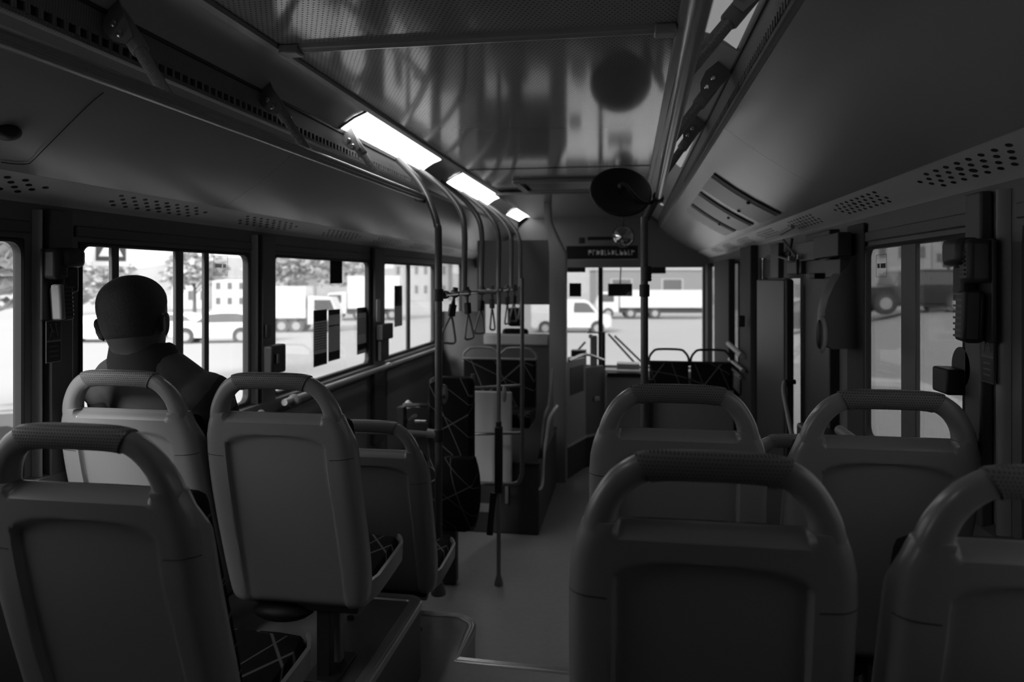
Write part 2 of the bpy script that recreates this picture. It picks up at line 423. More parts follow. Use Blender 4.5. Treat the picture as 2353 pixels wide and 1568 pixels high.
# rear wall and front wall
st(MB().box(WL - .06, WR + .06, YB - .06, YB, 0, 2.6).build('wall_rear', M['dark'], smooth=False))
fw = MB().box(WL, WR, YF, YF + .06, 0, .82).box(WL, WR, YF, YF + .06, 1.92, 2.5)
fw.box(WL - .06, WL + .06, YF, YF + .06, .82, 1.92).box(WR - .04, WR + .06, YF, YF + .06, .82, 1.92)
st(fw.build('wall_front', M['mgrey'], smooth=False))
e = st(empty('window_20', (CX, YF, .82)))
def par(o, e): o.matrix_parent_inverse = Matrix.Translation(-e.location); return o
par(MB().box(WL + .06, WR - .04, YF + .02, YF + .03, .82, 1.92).build('window_glass', M['glassF'], parent=e, smooth=False), e)
cpx = W(1380, 640, y=YF).x
par(MB().box(cpx - .025, cpx + .025, YF - .01, YF + .05, .82, 1.92).build('centre_post', M['gasket'], parent=e), e)
MB().box(WL + .06, WR - .04, YF - .25, YF, .72, .80).build('dashboard_shelf', M['lgrey'], parent=e, bevel=.02).matrix_parent_inverse = Matrix.Translation(-e.location)
for (a, b) in (((1462, 838), (1398, 768)), ((1476, 834), (1412, 772))):
    pa, pb = W(*a, y=YF + .08), W(*b, y=YF + .08)
    par(MB().tube([pa, pb], .012).build('wiper_arm', M['mgrey'], parent=e), e)
pa, pb = W(1322, 812, y=YF + .08), W(1345, 786, y=YF + .08)
par(MB().tube([pa, pb], .012).build('wiper_arm', M['mgrey'], parent=e), e)

# ------------------------------------------------------------------ roof, coves and ducts
roof = MB().prism([(CX - 1.34, 2.02), (CX - 1.30, 2.30), (CX - 1.0, 2.56), (CX + 1.0, 2.56), (CX + 1.30, 2.30), (CX + 1.34, 2.02), (CX + 1.36, 2.02), (CX + 1.36, 2.62), (CX - 1.36, 2.62), (CX - 1.36, 2.02)], 'y', YB - .06, YF + .06)
ceiling = st(roof.build('ceiling', M['dark'], smooth=False))
def cx(h, s):
    # the right cove sits a hand narrower than the left one
    return CX + s * (h - (.036 * min(1, max(0, (1.155 - h) / .35)) if s > 0 else 0))
H = .615
YC = 2.03
YP = 4.52
def panel(y0, y1, m, z=2.50, name='ceiling_panel'):
    return MB().box(cx(H, -1), cx(H, 1), y0, y1, z, z + .02).build(name, m, parent=ceiling, smooth=False)
panel(YB, YC, M['ceil'], name='perforated_panel'); panel(YC, YP, M['ceil'], name='perforated_panel')
panel(YP + .012, 5.6, M['ceil2']); panel(5.6, YF, M['ceil2'], z=2.46)
MB().box(cx(H, -1), cx(H, 1), YP, YP + .012, 2.497, 2.52).build('panel_joint', M['black'], parent=ceiling, smooth=False)
# crossbar profile with end clips
cb = MB().prism([(YC - .022, 2.50), (YC - .018, 2.488), (YC - .008, 2.486), (YC, 2.480), (YC + .012, 2.482), (YC + .02, 2.50)], 'x', cx(H - .02, -1), cx(H - .02, 1))
cbo = cb.build('cross_bar', M['trimg'], parent=ceiling, ang=25)
for s in (-1, 1):
    x = cx(H - .045, s); MB().box(x - .03, x + .03, YC - .026, YC + .026, 2.472, 2.5).build('end_clip', M['trimg'], parent=cbo, bevel=.005)
# roof hatch frame and joints over the front
MB().box(CX - .34, CX + .36, 5.0, 5.04, 2.47, 2.5).box(CX - .34, CX + .36, 5.5, 5.54, 2.47, 2.5).box(CX - .38, CX - .34, 5.0, 5.54, 2.47, 2.5).box(CX + .36, CX + .40, 5.0, 5.54, 2.47, 2.5).build('roof_hatch', M['mgrey'], parent=ceiling, bevel=.008)
MB().box(CX - .30, CX + .32, 5.06, 5.48, 2.478, 2.50).build('hatch_lid', M['dark'], parent=ceiling, bevel=.004)

def prof(pts, y0, y1, thick, s):
    """pressed sheet: cross-section polyline in (distance from the centre line, height), given a thickness outward"""
    pts = [Vector(p) for p in pts]; out = []
    for i, p in enumerate(pts):
        t = (pts[min(i+1, len(pts)-1)] - pts[max(i-1, 0)]).normalized(); nrm = Vector((t.y, -t.x))
        if nrm.y < 0 and abs(nrm.y) > .3: nrm = -nrm
        elif nrm.x < 0 and abs(nrm.y) <= .3: nrm = -nrm
        out.append(p + nrm * thick)
    poly = [(cx(p.x, s), p.y) for p in pts] + [(cx(p.x, s), p.y) for p in reversed(out)]
    return MB().prism(poly, 'y', y0, y1)
YE = 7.9
rng = random.Random(3)
for s in (-1, 1):
    lc = [(.625, 2.499), (.66, 2.498), (.70, 2.484), (.735, 2.462), (.765, 2.437), (.776, 2.428)]
    prof(lc, YB, YE, .006, s).build('light_cover', M['lightcover'], parent=ceiling, ang=50)
    # bright edge profile between ceiling sheet and light cover
    MB().prism([(cx(.60, s), 2.499), (cx(.603, s), 2.487), (cx(.625, s), 2.483), (cx(.632, s), 2.499)], 'y', YB, YE).build('edge_profile', M['trimg'], parent=ceiling, ang=30)
    MB().prism([(cx(.772, s), 2.430), (cx(.772, s), 2.420), (cx(.80, s), 2.420), (cx(.80, s), 2.430)], 'y', YB, YE).build('cover_lip', M['dark'], parent=ceiling)
    prof([(.802, 2.331), (.785, 2.334), (.784, 2.345)], YB, YE, .006, s).build('slotted_strip', M['ribbed'], parent=ceiling)
    st_ = prof([(.783, 2.365), (.780, 2.40), (.778, 2.425)], YB, YE, .006, s).build('slotted_strip', M['ribbed'], parent=ceiling, ang=50)
    sb = MB()
    yy = YB + .1
    while yy < 4.2:                     # the row of narrow slots: dark gap cut by little bridges
        sb.box(cx(.7805, s), cx(.80, s), yy, yy + .011, 2.344, 2.366); yy += .034 if s < 0 else .026
    sb.box(cx(.7805, s), cx(.80, s), 4.2, YE, 2.344, 2.366)
    sb.build('slot_bridges', M['ribbed'], parent=ceiling, smooth=False)
    MB().box(cx(.80, s), cx(.81, s), YB, YE, 2.34, 2.37).build('slot_gap', M['black'], parent=ceiling, smooth=False)
    # big smooth cove panel, made of hatches
    ys = [YB, .95, 2.62, 4.4, YE] if s < 0 else [YB, 1.0, 2.62, YE]
    for a, b in zip(ys[:-1], ys[1:]):
        q = [(.80, 2.333)] + [(.80 + .355*t, 2.333 - .253*t - .018*sin(pi*t)) for t in (.02, .2, .4, .6, .8, 1.0)]
        prof(q, a + .001, b - .001, .012, s).build('cove_panel', M['cove'], parent=ceiling, ang=50)
    # air duct along the window heads with groups of punched holes
    dq = [(1.145, 2.088), (1.158, 2.086), (1.165, 2.078), (1.262, 2.030), (1.270, 2.022), (1.2745, 2.018)]
    duct = prof(dq, YB, YE, .010, s).build('air_duct', M['duct'], parent=ceiling, ang=30)
    hb = MB(); a2 = Vector((1.165, 2.078)); b2 = Vector((1.262, 2.030)); nn = Vector((b2-a2)).normalized(); nv = Vector((-nn.y, nn.x)) * -1
    if nv.y > 0: nv = -nv
    starts = [-.7, .0, .62, 1.28, 2.06, 2.84, 3.7, 4.5, 5.3, 6.1] if s < 0 else [-.7, .0, .75, 1.55, 2.35, 3.15, 4.0, 4.8, 5.6, 6.4]
    for y0 in starts:
        for r in range(4):
            n = 9 if r in (1, 2) else 8
            for k in range(n):
                u = .22 + r * .18
                yc = y0 + .03 + k * .058 + (r % 2) * .029
                c2 = a2.lerp(b2, u) + nv * .0012
                if r in (1, 2) and k == 4: rr = 1.35
                else: rr = 1
                ring = []
                for q in range(10):
                    an = 2*pi*q/10; dp = c2 + nn * (.0062*rr*cos(an)); ring.append((cx(dp.x, s), yc + .0105*rr*sin(an), dp.y))
                ring2 = [(p[0] + s*nv.x*-.004, p[1], p[2] - nv.y*.004) for p in ring]
                hb.loft([ring, ring2])
    g = hb.build('duct_holes', M['black'], parent=ceiling, smooth=False); g['kind'] = 'stuff'
# hatch outline and finger pull on the left cove panel
pc = [W(*p, x=-1.45) for p in ((30, 375), (62, 376), (235, 215))]
def on_cove(px, py, s=-1, lift=.004):
    # the flat line of the cove panel: h from .80 to 1.155, z from 2.333 to 2.08
    lo, hi = -.5, 8.0
    best = None
    for k in range(400):
        t = k / 399; h = .80 + .355*t; z = 2.333 - .253*t - .018*sin(pi*t)
        p = W(px, py, x=cx(h, s)); 
        d = abs(p.z - z)
        if best is None or d < best[0]: best = (d, p, h, z)
    p = best[1]; nx = s * -.58; return Vector((p.x + nx*lift, p.y, best[3] - .81*lift))
l1 = [on_cove(*p) for p in ((2, 370), (30, 374), (58, 374), (72, 368), (110, 330), (200, 240), (236, 210))]
MB().tube(bez(l1, 4), .0014, 6).build('hatch_seam', M['seam'], parent=ceiling)
c0 = on_cove(14, 302, lift=.0)
MB().sphere(c0, (.03, .035, .022)).build('hatch_pull', M['black'], parent=ceiling)
# three dark slots across the right cove panel (poster frame ends) and small catches
for (a, b) in (((1637, 397), (1765, 487)), ((1607, 438), (1708, 512)), ((1588, 466), (1673, 526))):
    A, B = on_cove(*a, s=1), on_cove(*b, s=1); mb = MB()
    ym = (A.y + B.y) / 2; k0 = (A.x - cx(.80, 1)) / .355; k1 = (B.x - cx(.80, 1)) / .355
    q = [(.80 + .355*t, 2.333 - .253*t - .018*sin(pi*t) - .008) for t in [k0 + (k1-k0)*i/6 for i in range(7)]]
    prof(q, ym - .075, ym + .015, .012, 1).build('poster_slot', M['black'], parent=ceiling)
    prof([(p[0], p[1] - .001) for p in q], ym + .025, ym + .45, .008, 1).build('poster_frame', M['trimg'], parent=ceiling, ang=50)
for (px, py) in ((1722, 463), (1700, 482), (1676, 498), (1655, 513)):
    MB().sphere(on_cove(px, py, s=1, lift=.008), (.010, .016, .008)).build('poster_catch', M['black'], parent=ceiling)
# front bulkhead over the windscreen, closing the coves
bh = MB().prism([(WL, 1.92), (WL, 2.05), (CX - 1.15, 2.08), (CX - .79, 2.35), (CX - .62, 2.50), (CX + .62, 2.50), (CX + .79, 2.35), (CX + 1.15, 2.08), (WR, 2.05), (WR, 1.92)], 'y', YE, YF)
bh.build('front_header', M['mgrey'], parent=ceiling, smooth=False)

# ------------------------------------------------------------------ ceiling lamps in the covers
def lamp(y0, y1, s, m, label):
    q = [(.652, 2.493), (.70, 2.476), (.735, 2.454), (.762, 2.432)]
    o = prof(q, y0, y1, .004, s)
    e = empty('ceiling_lamp', (cx(.70, s), y0, 2.47)); tag(e, label, 'ceiling lamp', 'strip lamps in the ceiling covers')
    d = o.build('diffuser', m, parent=e, ang=50); d.matrix_parent_inverse = Matrix.Translation(-e.location)
    for yy in (y0 - .012, y1 + .001):
        bo = prof([(.648, 2.494), (.70, 2.472), (.735, 2.450), (.768, 2.428)], yy, yy + .011, .007, s).build('end_frame', M['trimg'], parent=e)
        bo.matrix_parent_inverse = Matrix.Translation(-e.location)
lamp(.2, .90, -1, M['lampon'], 'lit strip lamp on the left cove cut off by the upper edge of the photo')
lamp(2.87, 4.08, -1, M['lampon'], 'long brightly lit strip lamp, the largest glowing one in the left cove')
lamp(4.62, 6.05, -1, M['lampon'], 'middle glowing strip lamp on the left cove, beyond the long one')
lamp(7.0, 7.85, -1, M['lampon'], 'short glowing lamp farthest away on the left cove, near the front header')
lamp(.9, 2.05, 1, M['lampdim'], 'dim strip lamp seen between the right overhead rail and its brackets')
lamp(3.2, 4.2, 1, M['lampdim'], 'dim strip lamp in the right cove beside the round black mirror')
# ------------------------------------------------------------------ the bus seat
ZT = .972
def sm(t): t = max(0., min(1., t)); return t*t*(3-2*t)
WP = [(.10, .190), (.12, .200), (.15, .211), (.185, .219), (.23, .2225), (.35, .225), (.50, .226), (.62, .223), (.685, .216), (.715, .203), (.735, .180)]
def interp(T, x):
    if x <= T[0][0]: return T[0][1]
    for (a, b), (c, d) in zip(T[:-1], T[1:]):
        if x <= c: return b + (d-b)*(x-a)/(c-a)
    return T[-1][1]
def lean(v): return .20*v + .03*sm((v-.25)/.45)
def back_d(u, v):
    w = interp(WP, v); e = w - abs(u); d = 0
    R = .034
    if e < R: d += R - sqrt(max(0, R*R - (R-e)**2))
    d += .030*(1 - sm((v-.112)/.026)) * sm((.150-abs(u))/.010)          # ledge under the hand hole
    v0 = .172 + .030*(abs(u)/.15)**3.5
    hw = .153 + .006*sm((v-.2)/.4)
    d += .013 * sm((v - v0)/.009) * sm((hw - abs(u))/.009)               # recessed centre field
    if v > .695: d += .05*((v-.695)/.04)**2
    return d
def seat_shell():
    vs = [.112, .114, .118, .124, .130, .138, .146, .155, .163, .168, .172, .176, .180, .184, .190, .197, .205, .215, .228, .245, .27, .31, .36, .42, .48, .54, .59, .64, .67, .69, .70, .71, .72, .728, .735]
    us = [-1, -.995, -.975, -.95, -.91, -.86, -.80, -.75, -.72, -.70, -.685, -.67, -.655, -.64, -.60, -.5, -.35, -.18, 0]
    us = us + [-a for a in reversed(us[:-1])]
    mb = MB(); rings = []
    for i, v in enumerate(vs):
        w = interp(WP, v); ring = []
        inset = .004 if i == 0 else 0
        for u in us:
            d = back_d(u*w*.9999, v) + inset; ring.append((u*(w-inset), lean(v) + d, ZT - v))
        dep = .078 * min(1, .45 + (v-.11)*6)
        dep = max(dep, .052)
        if v > .695: dep += .05*((v-.695)/.04)**2
        for u, dd in ((1.0, .7*dep), (.995, .9*dep), (.97, dep - inset), (.93, dep*.93), (.88, .75*dep), (.5, .66*dep), (0, .66*dep), (-.5, .66*dep), (-.88, .75*dep), (-.93, dep*.93), (-.97, dep - inset), (-.995, .9*dep), (-1.0, .7*dep)):
            ring.append((u*(w-inset), lean(v) + dd, ZT - v))
        rings.append(ring)
    mb.loft(rings)
    return mb
O_ = [(.1985, .128), (.196, .112), (.190, .092), (.181, .072), (.168, .050), (.152, .030), (.134, .015), (.115, .005), (.095, .0005), (.06, -.002), (0, -.003)]
I_ = [(.146, .128), (.1445, .112), (.141, .096), (.135, .082), (.126, .069), (.115, .0575), (.103, .049), (.092, .0445), (.080, .042), (.05, .040), (0, .0395)]
def arch_pts():
    o = bez([(a, b, 0) for a, b in O_], 3); i = bez([(a, b, 0) for a, b in I_], 3)
    L = list(zip(o, i)); R = [(Vector((-a.x, a.y, 0)), Vector((-b.x, b.y, 0))) for a, b in reversed(L[:-1])]
    return L + R
def arch(sel=lambda u: True, grow=0.0, n=18):
    rings = []
    for a, b in arch_pts():
        c = (a + b)/2
        if not sel(c.x): continue
        h = (a - b)/2; hw = h.length + grow; h.normalize()
        f = sm((c.y - .01)/.1)
        bd = .0205 + .006*f + grow; dc = .024 + .004*f
        ring = []
        for k in range(n):
            t = 2*pi*k/n; cc, ss = cos(t), sin(t); e = 2/2.5
            p = c + h*(hw*math.copysign(abs(cc)**e, cc)); d = dc + bd*math.copysign(abs(ss)**e, ss)
            ring.append((p.x, lean(max(p.y, 0)) + d, ZT - p.y))
        rings.append(ring)
    return MB().loft(rings)
def make_seat():
    r = empty('bus_seat')
    mb = seat_shell(); a = arch(); mb.add(a.v, a.f)
    back = mb.build('backrest_shell', M['shell'], parent=r, ang=42)
    arch(lambda u: abs(u) < .104, .0032).build('grip_sleeve', M['foam'], parent=back, ang=40)
    for s in (-1, 1):
        pts = []
        for k in range(9):
            u = s*(.160 + (.221-.160)*k/8); v = .236 + .004*(1-k/8)
            pts.append((u, lean(v) + back_d(u, v) - .0002, ZT - v))
        MB().tube(pts, .0011, 5).build('joint_line', M['seam'], parent=back)
    # padded front of the backrest
    mb = MB(); rings = []
    for v in (.135, .142, .155, .3, .5, .66, .672, .68):
        w = interp(WP, v) - .012; ins = .012 if v in (.135, .68) else 0
        rings.append([(u*(w-ins), lean(v) + .05 + (0 if i < 2 else .045 + .012*(1-abs(u)**3)) , ZT - v) for i, u in enumerate((1, -1, -1, -.9, -.5, 0, .5, .9, 1))])
    mb.loft(rings).build('backrest_pad', M['fabric'], parent=r, ang=50)
    # seat pan with raised side flanges, cushion inside
    y0, y1, z0, z1 = .225, .585, .256, .288
    def zz(y): return z0 + (z1-z0)*(y-y0)/(y1-y0)
    mb = MB(); rings = []
    for y in (y0, y0+.05, .3, .45, y1-.06, y1-.02, y1):
        w = .198 + .023*sm((y-y0)/.1); w -= .03*sm((y-(y1-.06))/.06)**2 ; z = zz(y)
        rings.append([(-w, y, z+.052), (-w+.010, y, z+.054), (-w+.014, y, z+.018), (w-.014, y, z+.018), (w-.010, y, z+.054), (w, y, z+.052), (w-.004, y, z-.010), (w-.04, y, z-.014), (-w+.04, y, z-.014), (-w+.004, y, z-.010)])
    mb.loft(rings).build('seat_pan', M['shell'], parent=r, ang=30)
    mb = MB(); rings = []
    for y in (.20, .21, .24, .35, .5, .565, .60, .605):
        w = .198 - .03*sm((y-.52)/.08)**2; z = zz(y); t = .050 if .2 < y < .6 else .03
        rings.append([(-w, y, z+.019), (-w, y, z+t-.012), (-w+.012, y, z+t), (-.1, y, z+t+.005), (.1, y, z+t+.005), (w-.012, y, z+t), (w, y, z+t-.012), (w, y, z+.019)])
    mb.loft(rings).build('seat_cushion', M['fabric'], parent=r, ang=40)
    for y in (.25, .33):
        MB().box(.03, .075, y, y + .035, 0.0, .235).build('leg', M['mgrey' if y > .3 else 'dark'], parent=r, bevel=.004)
    MB().box(-.17, .17, .235, .385, .215, .24).build('seat_beam', M['dark'], parent=r, bevel=.006)
    MB().box(.0, .105, .22, .40, 0.0, .012).build('foot_plate', M['dark'], parent=r, bevel=.003)
    # the recliner lump under the shell
    MB().sphere((-.08, .26, .21), (.10, .07, .035)).build('belt_box', M['black'], parent=r)
    return r
seat0 = make_seat()
SEATS = [
    # x, y, floor, label
    (-.985, 1.845, PZ, 'grey plastic seat on the left aisle, right of the seated man, patterned cushion showing'),
    (-1.446, 1.83, PZ, 'grey plastic seat under the left window directly behind the man, brightest seat back'),
    (-.99, 1.13, PZ, 'large dark grey seat cut off by the lower left corner of the photo'),
    (.120, 1.80, PZ, 'grey seat beside the aisle whose hand hole frames the plain back of the front bench'),
    (.608, 1.79, PZ, 'grey seat under the right window, its hand hole against the glass and mullion'),
    (.125, 1.10, PZ, 'biggest dark seat back in the lower middle, nearest beside the aisle'),
    (.612, 1.09, PZ, 'dark seat back cut off by the right edge and lower right corner'),
    (-.985, 2.60, STEP, 'lower seat with dark back between the left aisle seat and the upright pole'),
    (.105, 2.60, STEP, 'lower seat barely showing its handle through the hand hole of a right aisle seat'),
    (.598, 2.60, STEP, 'lower seat whose handle shows between two higher seats on the right'),
]
for i, (x, y, z, lb) in enumerate(SEATS):
    o = seat0 if i == 0 else copy_tree(seat0)
    o.location = (x, y, z); tag(o, lb, 'seat', 'grey moulded bus seats')

# ------------------------------------------------------------------ the seated man, seen from behind
def lathe_path(mb, pts):
    """pts: (centre, rx, ry) ; closed elliptical sections stacked upwards"""
    rings = []
    for c, rx, ry in pts:
        rings.append([(c[0] + rx*cos(2*pi*k/20), c[1] + ry*sin(2*pi*k/20), c[2]) for k in range(20)])
    mb.loft(rings); return mb
MX, MY = -1.452, 2.03
man = empty('person', (MX, MY, .88))
tag(man, 'man with cropped dark hair and dark jacket, seen from behind at the left window', 'person')
def mpar(o): o.matrix_parent_inverse = Matrix.Translation(-man.location); return o
HX, HY, HZ = -1.502, 1.99, 1.685                        # head centre
HR = Matrix.Rotation(radians(-5), 3, 'Y') @ Matrix.Rotation(radians(-8), 3, 'Z')
HR = Matrix.Rotation(radians(6), 3, 'Z') @ Matrix.Rotation(radians(-5), 3, 'Y')
def hp(x, y, z): return Vector((HX, HY, HZ)) + HR @ Vector((x, y, z))
def head_rings(grow=0, zmin=-.16, zmax=.128):
    # (z, half width, back depth, front depth)
    T = [(-.150, .050, .030, .075), (-.125, .064, .048, .098), (-.10, .073, .062, .102), (-.07, .080, .078, .103), (-.04, .086, .092, .102), (-.01, .0905, .101, .106), (.02, .093, .106, .108), (.045, .0925, .106, .106), (.070, .086, .098, .096), (.090, .0735, .083, .080), (.106, .055, .062, .062), (.117, .034, .038, .040), (.123, .011, .012, .014)]
    rings = []
    for z, w, b, f in T:
        if z < zmin - 1e-6 or z > zmax: continue
        ring = []
        for k in range(28):
            a = 2*pi*k/28; ca, sa = cos(a), sin(a); e = .9
            x = (w*.945 + grow)*math.copysign(abs(ca)**e, ca); y = ((f if sa > 0 else b) + grow)*math.copysign(abs(sa)**e, sa)
            ring.append(hp(x, y, z + grow*.6))
        rings.append(ring)
    return rings
body = MB()
body.loft(head_rings())
neckb = Vector((MX - .02, MY + .01, 1.46))
body.tube([neckb, neckb.lerp(hp(0, -.01, -.09), .5), hp(0, -.005, -.06)], [.078, .066, .064], 20)
body.sphere(hp(-.0, .110, -.03), (.012, .020, .022)); body.tube([hp(0, .100, .02), hp(0, .120, -.035)], [.009, .014], 10)        # nose
body.sphere(hp(0, .095, -.125), (.03, .022, .018))                                                                              # chin
body.sphere(hp(0, .098, .028), (.055, .018, .012))                                                                              # brow
body.sphere(hp(0, .102, -.072), (.024, .012, .008))                                                                             # lips
for s in (-1, 1):                                                                                                               # ears, standing off the skull
    R = HR @ Matrix.Rotation(radians(s*24), 3, 'Z') @ Matrix.Rotation(radians(s*6), 3, 'Y')
    body.sphere(hp(s*.103, -.004, -.034), (.010, .022, .039), 14, 10, R)
    body.sphere(hp(s*.105, -.006, -.016), (.010, .025, .021), 14, 10, R)
    body.tube([hp(s*.080, .012, -.02), hp(s*.100, .000, -.025)], [.012, .010], 8)
# torso, hips, legs
lathe_path(body, [((MX, MY + .21, .89), .13, .10), ((MX, MY + .19, 1.0), .16, .11), ((MX, MY + .14, 1.15), .165, .105), ((MX, MY + .07, 1.32), .185, .10), ((MX, MY + .01, 1.45), .15, .08), ((MX - .02, MY + .01, 1.50), .07, .06)])
for s in (-1, 1):
    hip, knee, ank = (MX + s*.09, MY + .20, .925), (MX + s*.12, MY + .60, .945), (MX + s*.12, MY + .60, .62)
    ank = (MX + s*.12, MY + .62, .68)
    body.tube([hip, knee], [.088, .062], 16); body.sphere(knee, .064); body.tube([knee, (knee[0], knee[1]+.01, .82), ank], [.060, .056, .038], 14)
    body.tube([(ank[0], ank[1]-.05, ank[2]-.06), (ank[0], ank[1]+.06, ank[2]-.07), (ank[0], ank[1]+.17, ank[2]-.085)], [.036, .04, .026], 12)
    sh, el, wr_ = Vector((MX + s*.190, MY + .015, 1.425)), Vector((MX + s*(.19 if s < 0 else .225), MY + .09, 1.135)), Vector((MX + s*.15, MY + .38, 1.06))
    body.tube([sh, sh.lerp(el, .5), el], [.056, .050, .042], 14); body.tube([el, el.lerp(wr_, .4), wr_], [.042, .040, .027], 14)
    # hand resting on the thigh: palm, four bent fingers, thumb
    pd = (Vector((MX + s*.12, MY + .50, 1.03)) - wr_).normalized(); pl = wr_ + pd*.05
    up = Vector((0, 0, 1)); sd = pd.cross(up).normalized()
    body.tube([wr_, wr_ + pd*.03, wr_ + pd*.085], [.024, .036, .038], 14, flat=.42)
    for k, L in enumerate((.072, .082, .076, .058)):
        b = wr_ + pd*.08 + sd*(k - 1.5)*.019
        body.tube([b, b + pd*L*.45 + up*.006, b + pd*L*.78 - up*.008, b + pd*L - up*.024], [.0095, .009, .0082, .006], 8)
    b = wr_ + pd*.03 - sd*s*.030
    body.tube([b, b - sd*s*.022 + pd*.02, b - sd*s*.030 + pd*.05 - up*.006], [.012, .0105, .008], 8)
bo = mpar(body.build('person_body', M['skin'], parent=man, remesh=.0065))
# cropped hair: a cap over the skull, lower behind the ears at the nape
hm = MB(); hr = head_rings(.0045, zmin=-.11)
hm.loft(hr, caps=False)
n = 28; nr = len(hr)
hm.f = [f for f in hm.f if True]
keep = []
for fi, f in enumerate(hm.f):
    c = sum((Vector(hm.v[i]) for i in f), Vector())/len(f); l = HR.transposed() @ (c - Vector((HX, HY, HZ)))
    lim = -.072 if l.y < -.02 else (-.03 + (l.y+.02)*.9 if l.y < .05 else .045 + (l.y-.05)*.5)
    if l.z > lim: keep.append(f)
hm.f = keep; hm.m = [0]*len(keep)
top = hr[-1]; hm.add(top, [tuple(range(n))])
ho = mpar(hm.build('hair', M['hair'], parent=man, ang=80))
sd_ = ho.modifiers.new('t', 'SOLIDIFY'); sd_.thickness = .008; sd_.offset = -1
s2 = ho.modifiers.new('s', 'SUBSURF'); s2.levels = 1; s2.render_levels = 1
for s in (-1, 1):
    mpar(MB().sphere(hp(s*.034, .097, .004), (.014, .010, .009)).build('eye', M['eye'], parent=man))
# jacket body with collar, sleeves, trousers, shoes
jk = MB()
lathe_path(jk, [((MX, MY + .21, .93), .175, .125), ((MX, MY + .175, 1.05), .185, .13), ((MX, MY + .125, 1.2), .195, .125), ((MX, MY + .07, 1.33), .215, .118), ((MX, MY + .035, 1.43), .222, .105), ((MX - .022, MY + .005, 1.495), .200, .098), ((MX - .032, MY, 1.535), .155, .088), ((MX - .03, MY - .002, 1.562), .110, .08), ((MX - .035, MY - .002, 1.575), .09, .078)])
for s in (-1, 1): jk.sphere((MX - .01 + s*.165, MY + .01, 1.448), (.078, .078, .064))
mpar(jk.build('jacket', M['jacket'], parent=man, remesh=.008))
# stand-up collar, a folded band round the neck
rings = []
for t, (rx, ry, z) in enumerate([(.098, .084, 1.52), (.120, .102, 1.518), (.113, .098, 1.55), (.096, .086, 1.598), (.091, .081, 1.602), (.086, .077, 1.595), (.086, .077, 1.52)]):
    rings.append([(MX - .025 + rx*cos(2*pi*k/28) - (z-1.5)*.2, MY - .004 + ry*sin(2*pi*k/28), z - .022*(sin(2*pi*k/28) > 0)*sin(2*pi*k/28) ) for k in range(28)])
mpar(MB().loft(rings, caps=False).build('collar', M['jacketd'], parent=man, ang=60))
sl_ = []
for s in (-1, 1):
    m2 = MB(); sh, el, wr_ = Vector((MX + s*.170, MY + .015, 1.44)), Vector((MX + s*(.19 if s < 0 else .235), MY + .08, 1.13)), Vector((MX + s*.15, MY + .38, 1.06))
    m2.sphere(sh, (.072, .077, .066)); m2.tube([sh, sh.lerp(el, .5), el], [.070, .066, .056], 16); m2.sphere(el, .056)
    m2.tube([el, el.lerp(wr_, .5), wr_], [.056, .050, .038], 16)
    mpar(m2.build('sleeve', M['jacketd'], parent=man, remesh=.008))
tr = MB()
for s in (-1, 1):
    hip, knee, ank = (MX + s*.09, MY + .20, .925), (MX + s*.12, MY + .60, .945), (MX + s*.12, MY + .62, .68)
    tr.tube([hip, knee], [.098, .072], 16); tr.sphere(knee, .073); tr.tube([knee, ank], [.070, .055], 14)
lathe_path(tr, [((MX, MY + .21, .885), .14, .12), ((MX, MY + .20, .97), .17, .125), ((MX, MY + .19, 1.02), .16, .11)])
mpar(tr.build('trousers', M['trouser'], parent=man, remesh=.009))
for s in (-1, 1):
    ax = MX + s*.12; sh = MB()
    sh.tube([(ax, MY + .53, PZ + .046), (ax, MY + .62, PZ + .047), (ax, MY + .64, PZ + .046), (ax, MY + .66, PZ + .035)], [.043, .045, .042, .034], 12)
    mpar(sh.build('shoe', M['black'], parent=man))
# ------------------------------------------------------------------ overhead rails with their brackets
RZ = 2.20
def ebuild(mb, name, m, e, **k):
    o = mb.build(name, m, parent=e, **k); o.matrix_parent_inverse = Matrix.Translation(-e.location); return o
def strut(e, sx, railx, y, s, yr=None):
    """tube from the slotted strip down to the rail with a screwed socket"""
    yr = y - .05 if yr is None else yr
    A = Vector((sx, y, 2.42)); B = Vector((railx, yr, RZ + .008)); d = (B - A).normalized()
    t = ebuild(MB().tube([A + d*.085, B], .0150, 14), 'strut', M['sleeve'], e)
    mb = MB().tube([A - d*.02, A + d*.02, A + d*.115, A + d*.12], [.018, .021, .0205, .017], 16)
    ebuild(mb, 'socket', M['bracket'], e)
    n = Vector((0, 1, 0)); side = d.cross(n).normalized()
    pl = [A - d*.03 - side*.03, A + d*.02 - side*.042, A + d*.06 - side*.034, A + d*.09 - side*.012, A + d*.09 + side*.012, A - d*.03 + side*.03]
    pl2 = [A - d*.03 - side*.03, A + d*.02 + side*.0, A + d*.09 + side*.0, A + d*.09 + side*.02, A + d*.05 + side*.036, A - d*.03 + side*.036]
    for q in ([pl] if s < 0 else [pl]):
        vs = [p - n*.024 for p in q] + [p - n*.019 for p in q]; k = len(q)
        m2 = MB(); m2.add(vs, [tuple(range(k)), tuple(reversed(range(k, 2*k)))] + [(i, k+i, k+(i+1) % k, (i+1) % k) for i in range(k)])
        ebuild(m2, 'bracket_plate', M['bracket'], e, smooth=False)
    for tt in (.028, .062):
        c = A + d*tt - side*.010
        bo_ = MB().tube([c - n*.022, c - n*.031, c - n*.034], [.0085, .0085, .005], 14)
        ebuild(bo_, 'bolt', M['chrome'], e)
